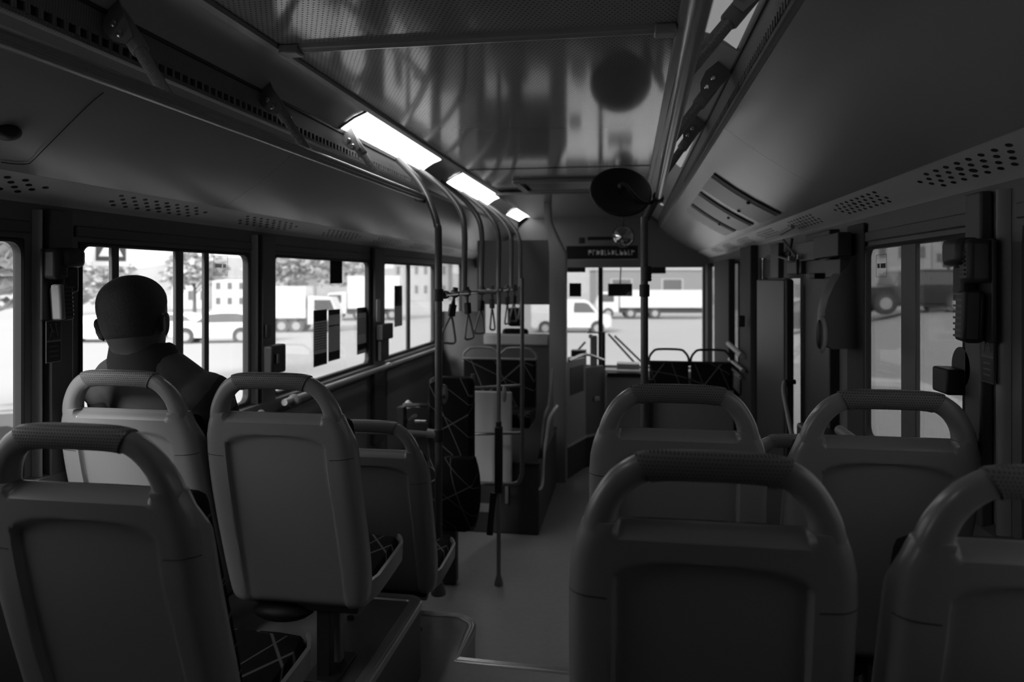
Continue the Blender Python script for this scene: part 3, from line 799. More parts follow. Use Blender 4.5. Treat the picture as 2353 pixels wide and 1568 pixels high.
# left rail
eL = empty('overhead_rail', (-1.03, 1.0, RZ)); tag(eL, 'long overhead grab rail with dotted sleeve running under the left light cove', 'grab rail')
P1, P2 = Vector((-1.035, -.6, RZ)), Vector((-1.004, 3.45, RZ))
ebuild(MB().tube([P1, P2], .0175, 20), 'rail_tube', M['sleeve'], eL)
for y in (.35, 1.53, 2.25, 2.95): strut(eL, -1.19, -1.03, y, -1)
ebuild(MB().sphere(P2, .027).tube([P2 + Vector((-.02, -.05, 0)), P2 + Vector((.0, .02, 0))], .024, 14), 'rail_clamp', M['dark'], eL)
eR = empty('overhead_rail', (.1, 1.0, RZ)); tag(eR, 'overhead grab rail with dotted sleeve on the right, ending at the black mirror', 'grab rail')
Q1, Q2 = Vector((.075, -.6, RZ)), Vector((.143, 3.62, RZ))
ebuild(MB().tube([Q1, Q2], .0175, 20), 'rail_tube', M['sleeve'], eR)
for y, rx in ((.85, .09), (1.56, .105), (2.27, .12), (3.0, .13)): strut(eR, .275, rx, y, 1)
ebuild(MB().tube([Q2 + Vector((.0, -.02, 0)), Q2 + Vector((.03, .22, .0))], .019, 14), 'rail_end', M['chrome'], eR)

# ------------------------------------------------------------------ upright poles
def pole(name, path, r, label, m='pole', clamps=(), group=None, foot=None, cat='pole'):
    p = bez(path, 8); e = empty(name, tuple(path[0])); tag(e, label, cat, group)
    ebuild(MB().tube(p, r, 16), 'pole_tube', M[m], e)
    for c in clamps: ebuild(MB().tube([Vector(c) - Vector((0,0,.03)), Vector(c) + Vector((0,0,.03))], r*1.35, 16), 'clamp', M['dark'], e, bevel=.003)
    if foot is not None: ebuild(MB().tube([foot, Vector(foot) + Vector((0,0,.012)), Vector(foot) + Vector((0,0,.05)), Vector(foot) + Vector((0,0,.055))], [r*2.1, r*2.1, r*1.3, r*1.2], 18), 'foot_flange', M['mgrey'], e)
    return e
PX, PYY = -.904, 3.35
pole('upright_pole', [(PX, PYY, STEP), (PX, PYY, 1.2), (PX, PYY, 1.95), (PX - .012, PYY + .015, 2.06), (PX - .055, PYY + .06, 2.16), (-1.01, 3.47, 2.24), (-1.08, 3.53, 2.32), (-1.19, 3.6, 2.42)], .0172,
     'grey upright pole that bends into the left overhead rail, standing behind the lower seat', clamps=[(PX, PYY, 1.72), (PX, PYY, 1.045)], foot=(PX, PYY, STEP + .002))
# droppers curving down from the cove to the strap rail
for k, (y, lb) in enumerate([(3.885, 'curved hanging pole, first one beyond the full-height pole'), (4.36, 'curved hanging pole, second beyond the full-height pole'), (4.95, 'curved hanging pole, third beyond the full-height pole'), (5.5, 'curved hanging pole, fourth beyond the full-height pole'), (5.95, 'curved hanging pole beside the driver cab corner, last of the left row')]):
    pole('hanging_pole', [(-.9, y, 1.715), (-.9, y, 1.9), (-.9, y, 2.06), (-.925, y + .02, 2.17), (-1.0, y + .06, 2.27), (-1.09, y + .09, 2.35), (-1.19, y + .11, 2.42)], .0165, lb, group='hanging poles of the strap rail')
sr = empty('strap_rail', (-.9, 3.35, 1.72)); tag(sr, 'bright horizontal rail with hand straps between the left poles', 'grab rail')
ebuild(MB().tube([(-.88, 3.37, 1.72), (-.895, 6.1, 1.72)], .0125, 14), 'rail_tube', M['chrome'], sr)
for y in (3.42, 3.885, 4.36, 4.95, 5.5, 5.95): ebuild(MB().tube([(-.89, y - .02, 1.72), (-.89, y + .02, 1.72)], .021, 14), 'rail_clamp', M['dark'], sr)
# hand straps
def strap():
    e = empty('hand_strap', (0, 0, 0))
    MB().tube([(0, -.016, 0), (0, .016, 0)], .020, 14).build('strap_loop', M['dark'], parent=e)
    MB().box(-.012, .012, -.012, .012, .012, .034).build('strap_latch', M['dark'], parent=e, bevel=.004)
    for s in (-1, 1): MB().tube([(0, s*.004, -.018), (s*.008, s*.004, -.06)], .007, 8).build('strap_band', M['dark'], parent=e)
    MB().box(-.018, .018, -.014, .014, -.118, -.055).build('strap_buckle', M['black'], parent=e, bevel=.005)
    h = [(0, 0, -.115), (.012, 0, -.14), (.042, 0, -.235), (.040, 0, -.252), (.025, 0, -.258), (-.025, 0, -.258), (-.040, 0, -.252), (-.042, 0, -.235), (-.012, 0, -.14), (0, 0, -.115)]
    MB().tube(bez(h, 3), .0065, 8).build('strap_handle', M['mgrey'], parent=e)
    return e
sp0 = strap()
names = ['hand strap nearest to the full-height pole, hanging with its dark buckle against the window', 'second hand strap on the rail, just past the first hanging pole', 'third hand strap on the rail from the near end', 'fourth hand strap on the rail from the near end', 'fifth hand strap, above the bench behind the guard frame', 'sixth hand strap on the rail from the near end', 'last hand strap on the rail, nearest to the driver cab']
for k, px in enumerate((1041, 1069, 1104, 1127, 1163, 1179, 1196)):
    f = 1650*.9/.987/(1445 - px); y = (f - .145)/.987
    o = sp0 if k == 0 else copy_tree(sp0)
    o.location = (-.892, y, 1.72); o.rotation_euler = (radians([4, -2, 3, -3, 2, 0, 3][k]), radians([8, -3, 2, 5, -4, 3, 0][k]), radians([35, 70, 60, 80, 75, 60, 80][k]))
    tag(o, names[k], 'hand strap', 'hand straps on the left rail')
# right pole under the mirror
pole('upright_pole', [(.075, 3.6, 0.02), (.075, 3.6, 1.2), (.075, 3.6, 2.02), (.083, 3.6, 2.09), (.11, 3.61, 2.15), (.140, 3.62, 2.20)], .0185,
     'dark grey upright pole under the round black mirror, right of the aisle', clamps=[(.075, 3.6, 1.74)], foot=(.075, 3.6, .0))
e = bpy.data.objects['upright_pole.001'] if 'upright_pole.001' in bpy.data.objects else None
if e: 
    mb = MB()
    for k in range(5): mb.tube([(.085, 3.592, 1.79 + k*.014), (.085, 3.592, 1.798 + k*.014)], .026, 14)
    mb.tube([(.085, 3.592, 1.785), (.085, 3.592, 1.86)], .023, 14)
    ebuild(mb, 'ribbed_grip', M['dark'], e)
# round black mirror seen from behind
c = WF(1427, 438, 3.55); e = empty('round_mirror', tuple(c)); tag(e, 'large round black mirror seen from behind, clamped to the right overhead rail', 'mirror')
Rm = Matrix.Rotation(radians(-YAW*57.3*-1), 3, 'Z') @ Matrix.Rotation(radians(-32), 3, 'X') 
def disc(c, R, profile, n=48):
    rings = []
    for (r, d) in profile: rings.append([c + R @ Vector((r*cos(2*pi*k/n), d, r*sin(2*pi*k/n))) for k in range(n)])
    return MB().loft(rings)
pf = [(.004, -.010), (.05, -.009), (.10, -.005), (.135, .0), (.148, .003), (.153, .006), (.153, .012), (.148, .014)]
ebuild(disc(c, Rm, pf), 'mirror_shell', M['black'], e, ang=60)
ebuild(disc(c, Rm, [(.146, .0142), (.10, .022), (.05, .028), (.003, .030)]), 'mirror_glass', M['mirror'], e, ang=60)
ebuild(MB().tube(bez([c + Rm @ Vector((.0, -.03, .0)), c + Rm @ Vector((.01, -.055, -.005)), c + Vector((.10, -.03, -.06)), Q2 + Vector((-.01, -.0, -.02))], 6), .009, 10), 'mirror_arm', M['black'], e)
ebuild(MB().sphere(c + Rm @ Vector((0, -.035, 0)), .022).tube([Q2 + Vector((-.005, -.04, 0)), Q2 + Vector((.005, .05, 0))], .026, 14), 'mirror_joint', M['black'], e)
# small convex mirror hanging at the front
c = WF(1432, 543, 6.3); e = empty('convex_mirror', tuple(c)); tag(e, 'small shiny convex mirror hanging just below the large black mirror', 'mirror')
R2 = Matrix.Rotation(radians(9), 3, 'Z') @ Matrix.Rotation(radians(-10), 3, 'X')
ebuild(disc(c, R2, [(.092, .01), (.085, -.018), (.065, -.042), (.035, -.056), (.003, -.062)], 40), 'mirror_glass', M['mirror'], e, ang=80)
ebuild(disc(c, R2, [(.098, .012), (.098, .0), (.09, -.004)], 40), 'mirror_rim', M['dark'], e)
ebuild(MB().tube([c + Vector((0, .01, .08)), (c.x, c.y + .02, 2.47)], .007, 10), 'mirror_stem', M['dark'], e)

# ------------------------------------------------------------------ front: display, header fittings, driver cab
def fbox(name, m, px0, px1, py0, py1, y, depth, label=None, cat=None, parent=None, bevel=.004, dz=0):
    a, b = W(px0, py1, y=y), W(px1, py0, y=y)
    mb = MB().box(a.x, b.x, y, y + depth, W((px0+px1)/2, py1, y=y).z, W((px0+px1)/2, py0, y=y).z)
    if parent is None and label:
        e = empty(name, ((a.x+b.x)/2, y, a.z)); tag(e, label, cat); 
        o = ebuild(mb, 'housing', m, e, bevel=bevel); return e
    if parent is not None: return ebuild(mb, name, m, parent, bevel=bevel)
    o = mb.build(name, m, bevel=bevel); return o
e = fbox('destination_display', M['black'], 1301, 1466, 565, 596, 7.30, .10, 'black dot display over the windscreen with a faint line of text', 'display sign')
rng = random.Random(5); mb = MB(); a = W(1352, 575, y=7.295); b = W(1462, 586, y=7.295)
x = a.x
while x < b.x - .03:                       # faint, unreadable lettering
    wdt = rng.choice([.018, .024, .03]); h = (a.z - b.z)
    mb.box(x, x + .006, 7.296, 7.30, b.z, b.z + h); mb.box(x, x + wdt, 7.296, 7.30, b.z + h*rng.choice([0, .45, .85]), b.z + h*rng.choice([.15, .6, 1.0]) ); x += wdt + .014
ebuild(mb, 'display_text', M['led'], e, smooth=False)
fbox('header_slot', M['black'], 1350, 1408, 544, 552, 7.50, .05, 'narrow black slot in the header above the text display', 'slot')
fbox('header_lens', M['dark'], 1330, 1344, 546, 560, 7.5, .05, 'small dark round-cornered button left of the header slot', 'button')
fbox('monitor', M['black'], 1308, 1335, 651, 682, 6.9, .05, 'small black square screen hanging left of the windscreen centre post', 'screen')
e = fbox('rear_view_mirror', M['black'], 1397, 1453, 652, 681, 7.95, .03, 'dark rectangular interior mirror hanging before the windscreen', 'mirror')
a, b = W(1400, 679, y=7.948), W(1450, 654, y=7.948)
ebuild(MB().box(a.x, b.x, 7.946, 7.9495, a.z, b.z), 'mirror_glass', M['mirror'], e, smooth=False)
a, b = W(1425, 652, y=7.96), W(1427, 606, y=7.96); ebuild(MB().tube([a, b], .007, 8), 'mirror_stem', M['dark'], e)
fbox('sensor_box', M['black'], 1492, 1530, 611, 629, 7.92, .06, 'small black box under the header right of the upright pole', 'box')
fbox('sun_visor', M['black'], 1300, 1345, 611, 626, 7.92, .03, 'short black strip under the header at the upper left windscreen corner', 'visor')

# cab partition: back wall with a window, corner post, side wall with door
YC1 = 6.33
M['postg'] = mat('post_light_grey', .3, .4)
cab = empty('driver_cab', (-.62, YC1, 0)); tag(cab, 'grey driver cab partition with corner post at the front left', 'driver cab')
xl, xr = WL + .002, W(1268, 640, y=YC1).x
zt, zb_ = W(1190, 700, y=YC1).z, W(1190, 768, y=YC1).z
wx0, wx1 = W(1112, 640, y=YC1).x, W(1262, 640, y=YC1).x
mb = MB().box(xl, xr, YC1, YC1 + .04, 0, zb_).box(xl + .0, wx0, YC1, YC1 + .04, zb_, 1.5).box(wx0, xr, YC1, YC1 + .04, zt, 2.14).box(xl + .36, wx0, YC1, YC1 + .04, 1.5, 2.14)
ebuild(mb, 'back_wall', M['pillar'], cab, smooth=False)
ebuild(MB().box(wx0, wx1, YC1 - .03, YC1 + .06, zb_ - .10, zb_), 'shelf', M['lgrey'], cab, bevel=.015)
ebuild(MB().box(wx0, xr, YC1 + .01, YC1 + .02, zb_, zt), 'cab_glass', M['glassF'], cab, smooth=False)
xp0, xp1 = W(1262, 640, y=YC1 - .03).x, W(1301, 640, y=YC1 - .03).x
mb = MB(); prof_ = lambda x0, x1, z: [(x0, YC1 - .03, z), (x1 - .02, YC1 - .03, z), (x1 - .006, YC1 - .024, z), (x1, YC1 - .01, z), (x1, YC1 + .08, z), (x0, YC1 + .08, z)]
mb.loft([prof_(xp0, xp1, 0), prof_(xp0, xp1, 2.02), prof_(xp0 - .01, xp1 - .06, 2.14), prof_(xp0 - .04, xp1 - .13, 2.3), prof_(xp0 - .05, xp1 - .14, 2.46)])
ebuild(mb, 'corner_post', M['postg'], cab, ang=25)
def wallseg(A, B, z0, z1, nm, m, off=0., th=.03, t0=0., t1=1., bevel=.003):
    A = Vector((A[0], A[1], 0)); B = Vector((B[0], B[1], 0)); d = (B - A); n = Vector((d.y, -d.x, 0)).normalized(); L = d.length; d.normalize()
    R = Matrix(((d.x, n.x, 0), (d.y, n.y, 0), (0, 0, 1))); c = A + d*L*(t0+t1)/2 + n*(off - th/2) + Vector((0, 0, (z0+z1)/2))
    return ebuild(MB().obox(c, (L*(t1-t0), th, z1 - z0), R), nm, m, cab, bevel=bevel)
qA, qB, qC = (xp1 - .004, YC1 + .08), (-.405, 6.86), (-.24, 7.06)
for (p, q, k) in ((qA, qB, 0), (qB, qC, 1)):
    wallseg(p, q, .0, .285, 'kick_panel', M['dark'])
    wallseg(p, q, .285, .305, 'kick_trim', M['tubel'], off=.012)
    wallseg(p, q, .305, 1.05 - .10*k, 'cab_door' if k == 0 else 'cab_front_panel', M['lgrey'] if k == 0 else M['mgrey'])
wallseg(qA, qB, .74, .99, 'door_recess', M['dark'], off=.004, th=.008, t0=.16, t1=.86)
ebuild(MB().tube(bez([(qA[0] + .02, qA[1], 1.065), (qB[0], qB[1], 1.075), (qC[0], qC[1], 1.0)], 5), .013, 10), 'door_rail', M['chrome'], cab)
wallseg(qB, qC, .62, .66, 'door_lock', M['chrome'], off=.015, th=.02, t0=.4, t1=.7)
# driver seat headrest, faint behind the cab glass
tag(MB().box(-1.2, -.95, 6.75, 6.85, .3, 1.32).box(-1.15, -1.0, 6.76, 6.84, 1.34, 1.52).build('operator_chair', M['black'], bevel=.03), 'black driver seat with headrest seen through the cab partition window', 'seat')
# ticket validator on its stand
e = empty('ticket_validator', tuple(W(1366, 850, y=7.0))); tag(e, 'grey ticket validator machine on a post beside the driver cab', 'ticket machine')
a, b = W(1350, 850, y=7.22), W(1388, 764, y=7.22)
ebuild(MB().box(a.x, b.x, 7.22, 7.25, b.z - .012, b.z), 'top_bracket', M['dark'], e)
ebuild(MB().tube([(b.x - .006, 7.24, 0), (b.x - .006, 7.24, b.z)], .018, 12), 'stand_post', M['dark'], e)
q0, q1 = W(1356, 842, y=7.18), W(1372, 772, y=7.18)
ebuild(MB().box(q0.x, q1.x, 7.18, 7.24, q0.z, q1.z), 'housing', M['lgrey'], e, bevel=.012)
q0, q1 = W(1354, 866, y=7.20), W(1374, 842, y=7.20)
ebuild(MB().box(q0.x, q1.x, 7.20, 7.24, q0.z, q1.z), 'tray', M['black'], e, bevel=.006)
ebuild(MB().sphere(W(1357, 773, y=7.17), .022), 'lamp_cap', M['white'], e)
fbox('highlight_block', M['white'], 1304, 1326, 822, 836, 6.7, .08, 'white block painted in as a highlight on the driver cab door ledge', 'tray')  # white block in place of a bright highlight on the ledge
fbox('cab_console', M['black'], 1312, 1346, 806, 851, 7.92, .15, 'black console on the dashboard left of the ticket machine', 'console')
# front right partition beside the aisle
e = empty('front_partition', tuple(W(1430, 980, y=7.1))); tag(e, 'grey front partition panel with dark edging below the windscreen', 'partition')
a, b = W(1392, 1010, y=7.1), W(1475, 862, y=7.1)
ebuild(MB().box(a.x, b.x, 7.1, 7.14, .02, b.z), 'panel', M['lgrey'], e, bevel=.005)
a2_, b2_ = W(1395, 866, y=7.1), W(1475, 858, y=7.1)
ebuild(MB().box(a2_.x, b2_.x, 7.08, 7.16, a2_.z, b2_.z), 'top_edge', M['black'], e, bevel=.005)
fbox('dashboard_box', M['white'], 1417, 1470, 837, 850, 7.2, .2, 'bright ledge of the dashboard under the wipers', 'dashboard')

# ------------------------------------------------------------------ benches with tube-framed backs
def bench(name, cxm, y, zseat_floor, ztop, zmid, wid, label, box=None, plain=False, face=1):
    e = empty(name, (cxm, y, zseat_floor)); tag(e, label, 'seat')
    hw = wid/2; c = wid*.03
    for s in (-1, 1):
        x0, x1 = cxm + (s-1)/2*hw + .008, cxm + (s+1)/2*hw - .008
        x0, x1 = (cxm - hw, cxm - .006) if s < 0 else (cxm + .006, cxm + hw)
        p = [(x0, y, zmid - .03), (x0 + .004, y, zmid + .03), (x0 + .03, y, ztop - .02), (x0 + .07, y, ztop), (x1 - .07, y, ztop), (x1 - .03, y, ztop - .02), (x1 - .004, y, zmid + .03), (x1, y, zmid - .03)]
        ebuild(MB().tube(bez(p, 4), .009, 10), 'hand_loop', M['dark'] if face > 0 else M['trimg'], e)
        mb = MB(); r_ = []
        for zz_, g in ((zmid, 0), (zmid - .01, .006), (zmid - .30, .008), (zmid - .62*(.6 if face < 0 else 1), .0)):
            r_.append([(x0 + .012, y - .03 - g, zz_), (x1 - .012, y - .03 - g, zz_), (x1 - .004, y - .01, zz_), (x1 - .004, y + .05, zz_), (x0 + .004, y + .05, zz_), (x0 + .004, y - .01, zz_)])
        ebuild(mb.loft(r_), 'back_pad', M['fabric'], e, bevel=.006)
    ebuild(MB().tube([(cxm - hw, y - .03, zmid), (cxm + hw, y - .03, zmid)], .009, 8), 'cross_tube', M['dark'] if face > 0 else M['trimg'], e)
    return e
b1 = bench('front_bench', W(1585, 900, y=5.5).x, 5.5, 0, W(1585, 804, y=5.5).z, W(1585, 832, y=5.5).z, .60, 'double bench with two hand loops at the front right below the windscreen')
cxm = W(1585, 900, y=5.5).x; zz1 = W(1585, 895, y=5.45).z
ebuild(MB().box(cxm - .30, cxm + .31, 5.42, 5.45, .15, zz1), 'plain_back_panel', M['mgrey'], b1, bevel=.01)
ebuild(MB().box(cxm - .30, cxm + .30, 5.56, 5.98, .62, .74), 'cushion', M['fabric'], b1, bevel=.03)
ebuild(MB().box(cxm - .1, cxm + .1, 5.6, 5.9, 0.02, .62), 'pedestal', M['dark'], b1, bevel=.01)
ebuild(MB().box(W(1478, 900, y=5.40).x, W(1500, 900, y=5.40).x, 5.36, 5.41, .4, W(1490, 872, y=5.4).z), 'side_strap', M['black'], b1, bevel=.006)
b2 = bench('rear_facing_bench', W(1148, 900, y=5.35).x, 5.35, .55, W(1148, 800, y=5.35).z, W(1148, 824, y=5.35).z, .56, 'fabric double bench behind the guard frame in front of the driver cab', face=-1)
cxm = W(1148, 900, y=5.35).x
ebuild(MB().box(cxm - .28, cxm + .28, 5.0, 5.34, .74, .84), 'cushion', M['fabric'], b2, bevel=.02)
# wheel box the bench stands on
wb = empty('wheel_box', (-1.2, 5.0, 0)); tag(wb, 'dark boxed wheel arch under the rear-facing bench', 'wheel arch')
xw = W(1238, 1150, y=4.98).x
ebuild(MB().box(WL + .02, xw, 4.98, 6.2, .0, .50), 'box_body', M['dark'], wb, bevel=.012)
ebuild(MB().box(WL + .02, xw + .01, 4.96, 6.2, .50, .515), 'box_edge', M['dark'], wb, bevel=.003)
for zq in (1290,):
    a, b = W(1100, 1178, y=4.95), W(1124, 1160, y=4.95); ebuild(MB().box(a.x, b.x, 4.965, 4.98, a.z, b.z), 'warning_label', M['mgrey'], wb)
a = W(1164, 1170, y=4.95); ebuild(MB().box(a.x - .012, a.x + .012, 4.955, 4.98, .22, .48), 'box_hinge', M['mgrey'], wb, bevel=.004)
# aisle side guard with a bright tube edge
sg = empty('side_guard', tuple(W(1250, 1130, y=5.2))); tag(sg, 'dark seat side guard with a bright curved tube edge facing the aisle', 'seat guard')
pth = [W(1172, 1123, y=5.0), W(1205, 1127, y=5.0), W(1238, 1124, y=5.0), W(1246, 1110, y=5.02), W(1248, 1060, y=5.1), W(1256, 1000, y=5.2), W(1262, 965, y=5.3), W(1272, 945, y=5.45), W(1280, 934, y=5.6)]
pb_ = bez(pth, 4); ebuild(MB().tube(pb_, .013, 10), 'guard_tube', M['tubel'], sg)
x0 = pth[3].x
mb = MB(); outline = [(p.y, p.z) for p in pb_ if p.y >= 5.005] + [(5.9, 1.06), (5.9, .52), (5.02, .52)]
mb.prism([(q[0], q[1]) for q in outline], 'x', x0 - .03, x0 - .012); ebuild(mb, 'guard_panel', M['mgrey'], sg, smooth=False)
# pale boards behind the guard frame
wbp = empty('pale_board', tuple(W(1130, 1105, y=4.9))); tag(wbp, 'pale flat board standing behind the guard frame rungs', 'board')
a, b = W(1084, 1108, y=4.9), W(1176, 901, y=4.9)
ebuild(MB().box(a.x, b.x, 4.9, 4.92, a.z, b.z), 'board_face', M['lgrey'], wbp, bevel=.015)
# guard frame
YG = 4.62
gf = empty('guard_frame', tuple(W(1200, 1110, y=YG))); tag(gf, 'thin grey tube frame with rungs in front of the pale board', 'guard frame')
gp = [W(1200, 640, y=YG), W(1200, 800, y=YG), W(1200, 1060, y=YG), W(1197, 1095, y=YG), W(1188, 1110, y=YG), W(1160, 1113, y=YG), W(1098, 1112, y=YG)]
ebuild(MB().tube(bez(gp, 5), .0135, 12), 'frame_tube', M['pole'], gf)
for py in (886, 995): ebuild(MB().tube([W(1086, py + (3 if py > 900 else 6), y=YG), W(1200, py, y=YG)], .010, 10), 'rung', M['pole'], gf)
a = W(1086, 1112, y=YG); b = W(1086, 860, y=YG); ebuild(MB().tube([(a.x, YG, a.z - .03), (a.x, YG, b.z)], .012, 10), 'inner_post', M['pole'], gf)
# thin aisle pole
f = 1.8*1650/705; yy = W(1146, 1345, z=0).y; xx = W(1146, 1345, z=0).x
ap = pole('aisle_pole', [(xx, yy, .0), (xx, yy, .8), (xx, yy, 1.5), (xx, yy, 1.705), (xx - .03, yy, 1.72), (-.89, yy, 1.72)], .0125, 'thin dark pole standing free in the aisle with a flange on the floor', m='pole2', clamps=[(xx, yy, .93)], foot=(xx, yy, 0.0))
ebuild(MB().box(xx - .022, xx + .022, yy - .02, yy + .02, .54, .93), 'pole_cover', M['black'], ap, bevel=.006)
ebuild(MB().tube([(xx - .03, yy - .0, .54), (xx - .045, yy - .01, .38), (xx - .05, yy - .02, .30)], [.02, .018, .02], 10), 'belt_strap', M['black'], ap)
ebuild(MB().sphere((xx + .03, yy + .02, 1.12), (.014, .02, .05)), 'call_button', M['lgrey'], ap)
# wheelchair back pad covered in moquette, folded seat in front of it
YPd = 4.05
wp = empty('wheelchair_backrest', tuple(W(1040, 1215, y=YPd))); tag(wp, 'tall dark patterned backrest pad behind the upright pole', 'backrest')
a, b = W(985, 1212, y=YPd), W(1088, 868, y=YPd)
rp = []
for t, g in ((a.z, .02), (a.z + .02, .004), (a.z + .3, 0), (b.z - .04, 0), (b.z - .012, .012), (b.z, .03)):
    rp.append([(a.x + g, YPd - .02, t), (a.x + .02 + g, YPd - .045, t), (b.x - .02 - g, YPd - .045, t), (b.x - g, YPd - .02, t), (b.x - g, YPd + .04, t), (a.x + g, YPd + .04, t)])
ebuild(MB().loft(rp), 'pad', M['fabric'], wp, ang=50)
mb = MB(); rp = []
a, b = W(1015, 1212, y=3.95), W(1101, 1055, y=3.95)
for k in range(9):
    t = k/8; wv = sin(pi*(.08 + .84*t))**.5
    z = a.z + (b.z - a.z)*t; rp.append([(b.x - .21, 3.9 + .10*(1-wv), z), (b.x - .03*(2 - wv), 3.9 + .04*(1-wv), z), (b.x - .06*(1-wv), 3.94, z), (b.x - .06*(1-wv), 4.0, z), (b.x - .21, 4.0, z)])
ebuild(mb.loft(rp), 'folded_seat', M['fabric'], wp, ang=60)
ebuild(MB().box(a.x - .1, a.x + .05, YPd + .03, YPd + .10, 0.01, .5), 'support', M['dark'], wp, bevel=.01)
e = empty('stop_button', (PX + .03, PYY - .012, 1.20)); tag(e, 'pale oval stop button on the full-height pole before the patterned pad', 'button')
c = W(1020, 906, y=PYY + .01)
ebuild(MB().sphere(c, (.021, .016, .048)), 'button_case', M['mgrey'], e); ebuild(MB().sphere(c + Vector((.002, -.008, -.01)), (.010, .011, .014)), 'push_knob', M['dark'], e)
# low guard rail and modesty panel joining the pole behind the lower seat
e = empty('low_guard_rail', (-1.0, 3.35, 1.04)); tag(e, 'horizontal grey rail joining the full-height pole at seat height', 'guard rail')
ebuild(MB().tube([(-.90, PYY, 1.045), (-1.1, PYY + .01, 1.05), (-1.34, PYY + .02, 1.05)], .0155, 12), 'rail_tube', M['pole'], e)
ebuild(MB().tube([(-.915, PYY, 1.05), (-.96, PYY, 1.055)], .022, 12), 'rail_clamp', M['bracket'], e)
e = empty('modesty_panel', (-1.15, 3.28, STEP)); tag(e, 'grey panel with a pale edge between the lower seat and the pole', 'panel')
x1 = W(980, 1100, y=3.28).x
ebuild(MB().prism([(x1 - .40, STEP + .003), (x1, STEP + .003), (x1, .88), (x1 - .012, .92), (x1 - .05, .96), (x1 - .12, .975), (x1 - .40, .975)], 'y', 3.275, 3.295), 'panel_face', M['dark'], e, smooth=False)
ebuild(MB().box(x1 - .035, x1 + .004, 3.265, 3.30, STEP + .003, .86), 'panel_edge', M['mgrey'], e, bevel=.005)
ebuild(MB().sphere((x1 - .07, 3.27, .92), (.075, .015, .045)), 'panel_cap', M['mgrey'], e)
# bright folding handle at the left wall
e = empty('folding_handle', tuple(W(945, 980, x=-1.3))); tag(e, 'dark fitting with bright metal bars low by the left wall, left of the pole', 'handle')
for (p, q, r_) in (((928, 931), (980, 933), .012), ((955, 969), (980, 970), .010), ((932, 971), (955, 955), .010)):
    ebuild(MB().tube([W(*p, x=-1.22), W(*q, x=-1.14)], r_, 10), 'handle_bar', M['chrome'], e)
ebuild(MB().tube([W(938, 934, x=-1.22), W(937, 921, x=-1.22)], [.035, .008], 14), 'cap', M['white'], e)
a = W(922, 990, x=-1.23); b = W(922, 935, x=-1.23); ebuild(MB().box(a.x - .02, a.x + .02, a.y - .02, a.y + .04, a.z, b.z), 'bracket', M['black'], e, bevel=.004)

# ------------------------------------------------------------------ sill rails
e = empty('sill_rail', (-1.63, 3.2, 1.2)); tag(e, 'bright grab rail sloping away under the left windows', 'grab rail')
ebuild(MB().tube([(-1.63, 3.22, 1.205), (-1.63, 6.1, 1.19)], .016, 14), 'rail_tube', M['lgrey'], e)
for y in (3.30, 4.72, 6.05): ebuild(MB().tube([(-1.70, y, 1.16), (-1.63, y, 1.20)], .018, 12), 'rail_bracket', M['mgrey'], e)
ebuild(MB().sphere((-1.63, 3.32, 1.195), .034), 'rail_ball', M['mgrey'], e)
ebuild(MB().tube([(-1.635, 4.68, 1.198), (-1.635, 4.76, 1.198)], .021, 12), 'rail_sleeve', M['chrome'], e)
e = empty('sill_rail', (-1.6, 2.5, 1.2)); tag(e, 'short pale rail under the window beside the seated man, seen through a hand hole', 'grab rail')
ebuild(MB().tube([(-1.56, 2.55, 1.14), (-1.58, 2.85, 1.165), (-1.64, 3.02, 1.19)], .018, 12), 'rail_tube', M['mgrey'], e)
e = empty('sill_rail', (.75, 2.7, 1.2)); tag(e, 'pale rail slanting below the right window, seen through the hand hole', 'grab rail')
ebuild(MB().tube([W(1928, 988, x=.72), W(1962, 1012, x=.74), (.77, 1.9, 1.03)], .017, 12), 'rail_tube', M['mgrey'], e)
ebuild(MB().box(.70, .82, 2.95, 3.2, 1.12, 1.19), 'rail_mount', M['dark'], e, bevel=.01)
# ------------------------------------------------------------------ right side: middle door, its drive, covers
dr = st(empty('door_1', (WR, 3.68, 0)))
def leaf(y0, y1, gy0, gy1, z0, z1, gz0, gz1, nm, x=WR + .02):
    mb = MB().box(x, x + .04, y0, gy0, z0, z1).box(x, x + .04, gy1, y1, z0, z1).box(x, x + .04, gy0, gy1, z0, gz0).box(x, x + .04, gy0, gy1, gz1, z1)
    o = ebuild(mb, 'door_leaf', M['black'], dr, bevel=.004)
    ebuild(MB().box(x + .015, x + .022, gy0 - .005, gy1 + .005, gz0 - .005, gz1 + .005), 'door_glass', M['glassR2'], dr, smooth=False)
M['glassR2'] = glass('door_glass', .62)
leaf(3.69, 4.29, 3.84, 4.22, .04, 1.93, .30, 1.80, 'a')
leaf(4.29, 4.90, 4.72, 4.87, .04, 1.93, .30, 1.80, 'b')
# boards flanking the door inside the bus
e = empty('door_partition', (WR - .05, 4.4, 0)); tag(e, 'tall dark board standing beside the middle door, left of its glass strip', 'partition')
y0, y1 = WY(1816, .76), WY(1747, .76)
ebuild(MB().box(.74, .775, y0, y1, .02, 1.795), 'board', M['dark'], e, bevel=.008)
ebuild(MB().box(.735, .78, y0 + .02, y0 + .05, .02, 1.79), 'board_edge', M['black'], e, bevel=.004)
# posts and walls between door and windows
def rpost(px0, px1, x, m, z0=.0, z1=2.02, th=.05):
    a, b = WY(px1, x), WY(px0, x); TRIM[0] += 1
    return st(MB().box(x, x + th, a, b, z0, z1).build('trim_%d' % TRIM[0], m, bevel=.006))
rpost(1946, 1984, .825, M['gasket'], z1=2.0, th=.01)
rpost(1850, 1905, .80, M['dark'], z1=2.0)
rpost(1700, 1724, .79, M['gasket'])
rpost(1641, 1674, .76, M['gasket'], z1=1.95); 
rpost(1621, 1626, .79, M['gasket'], z1=1.95)
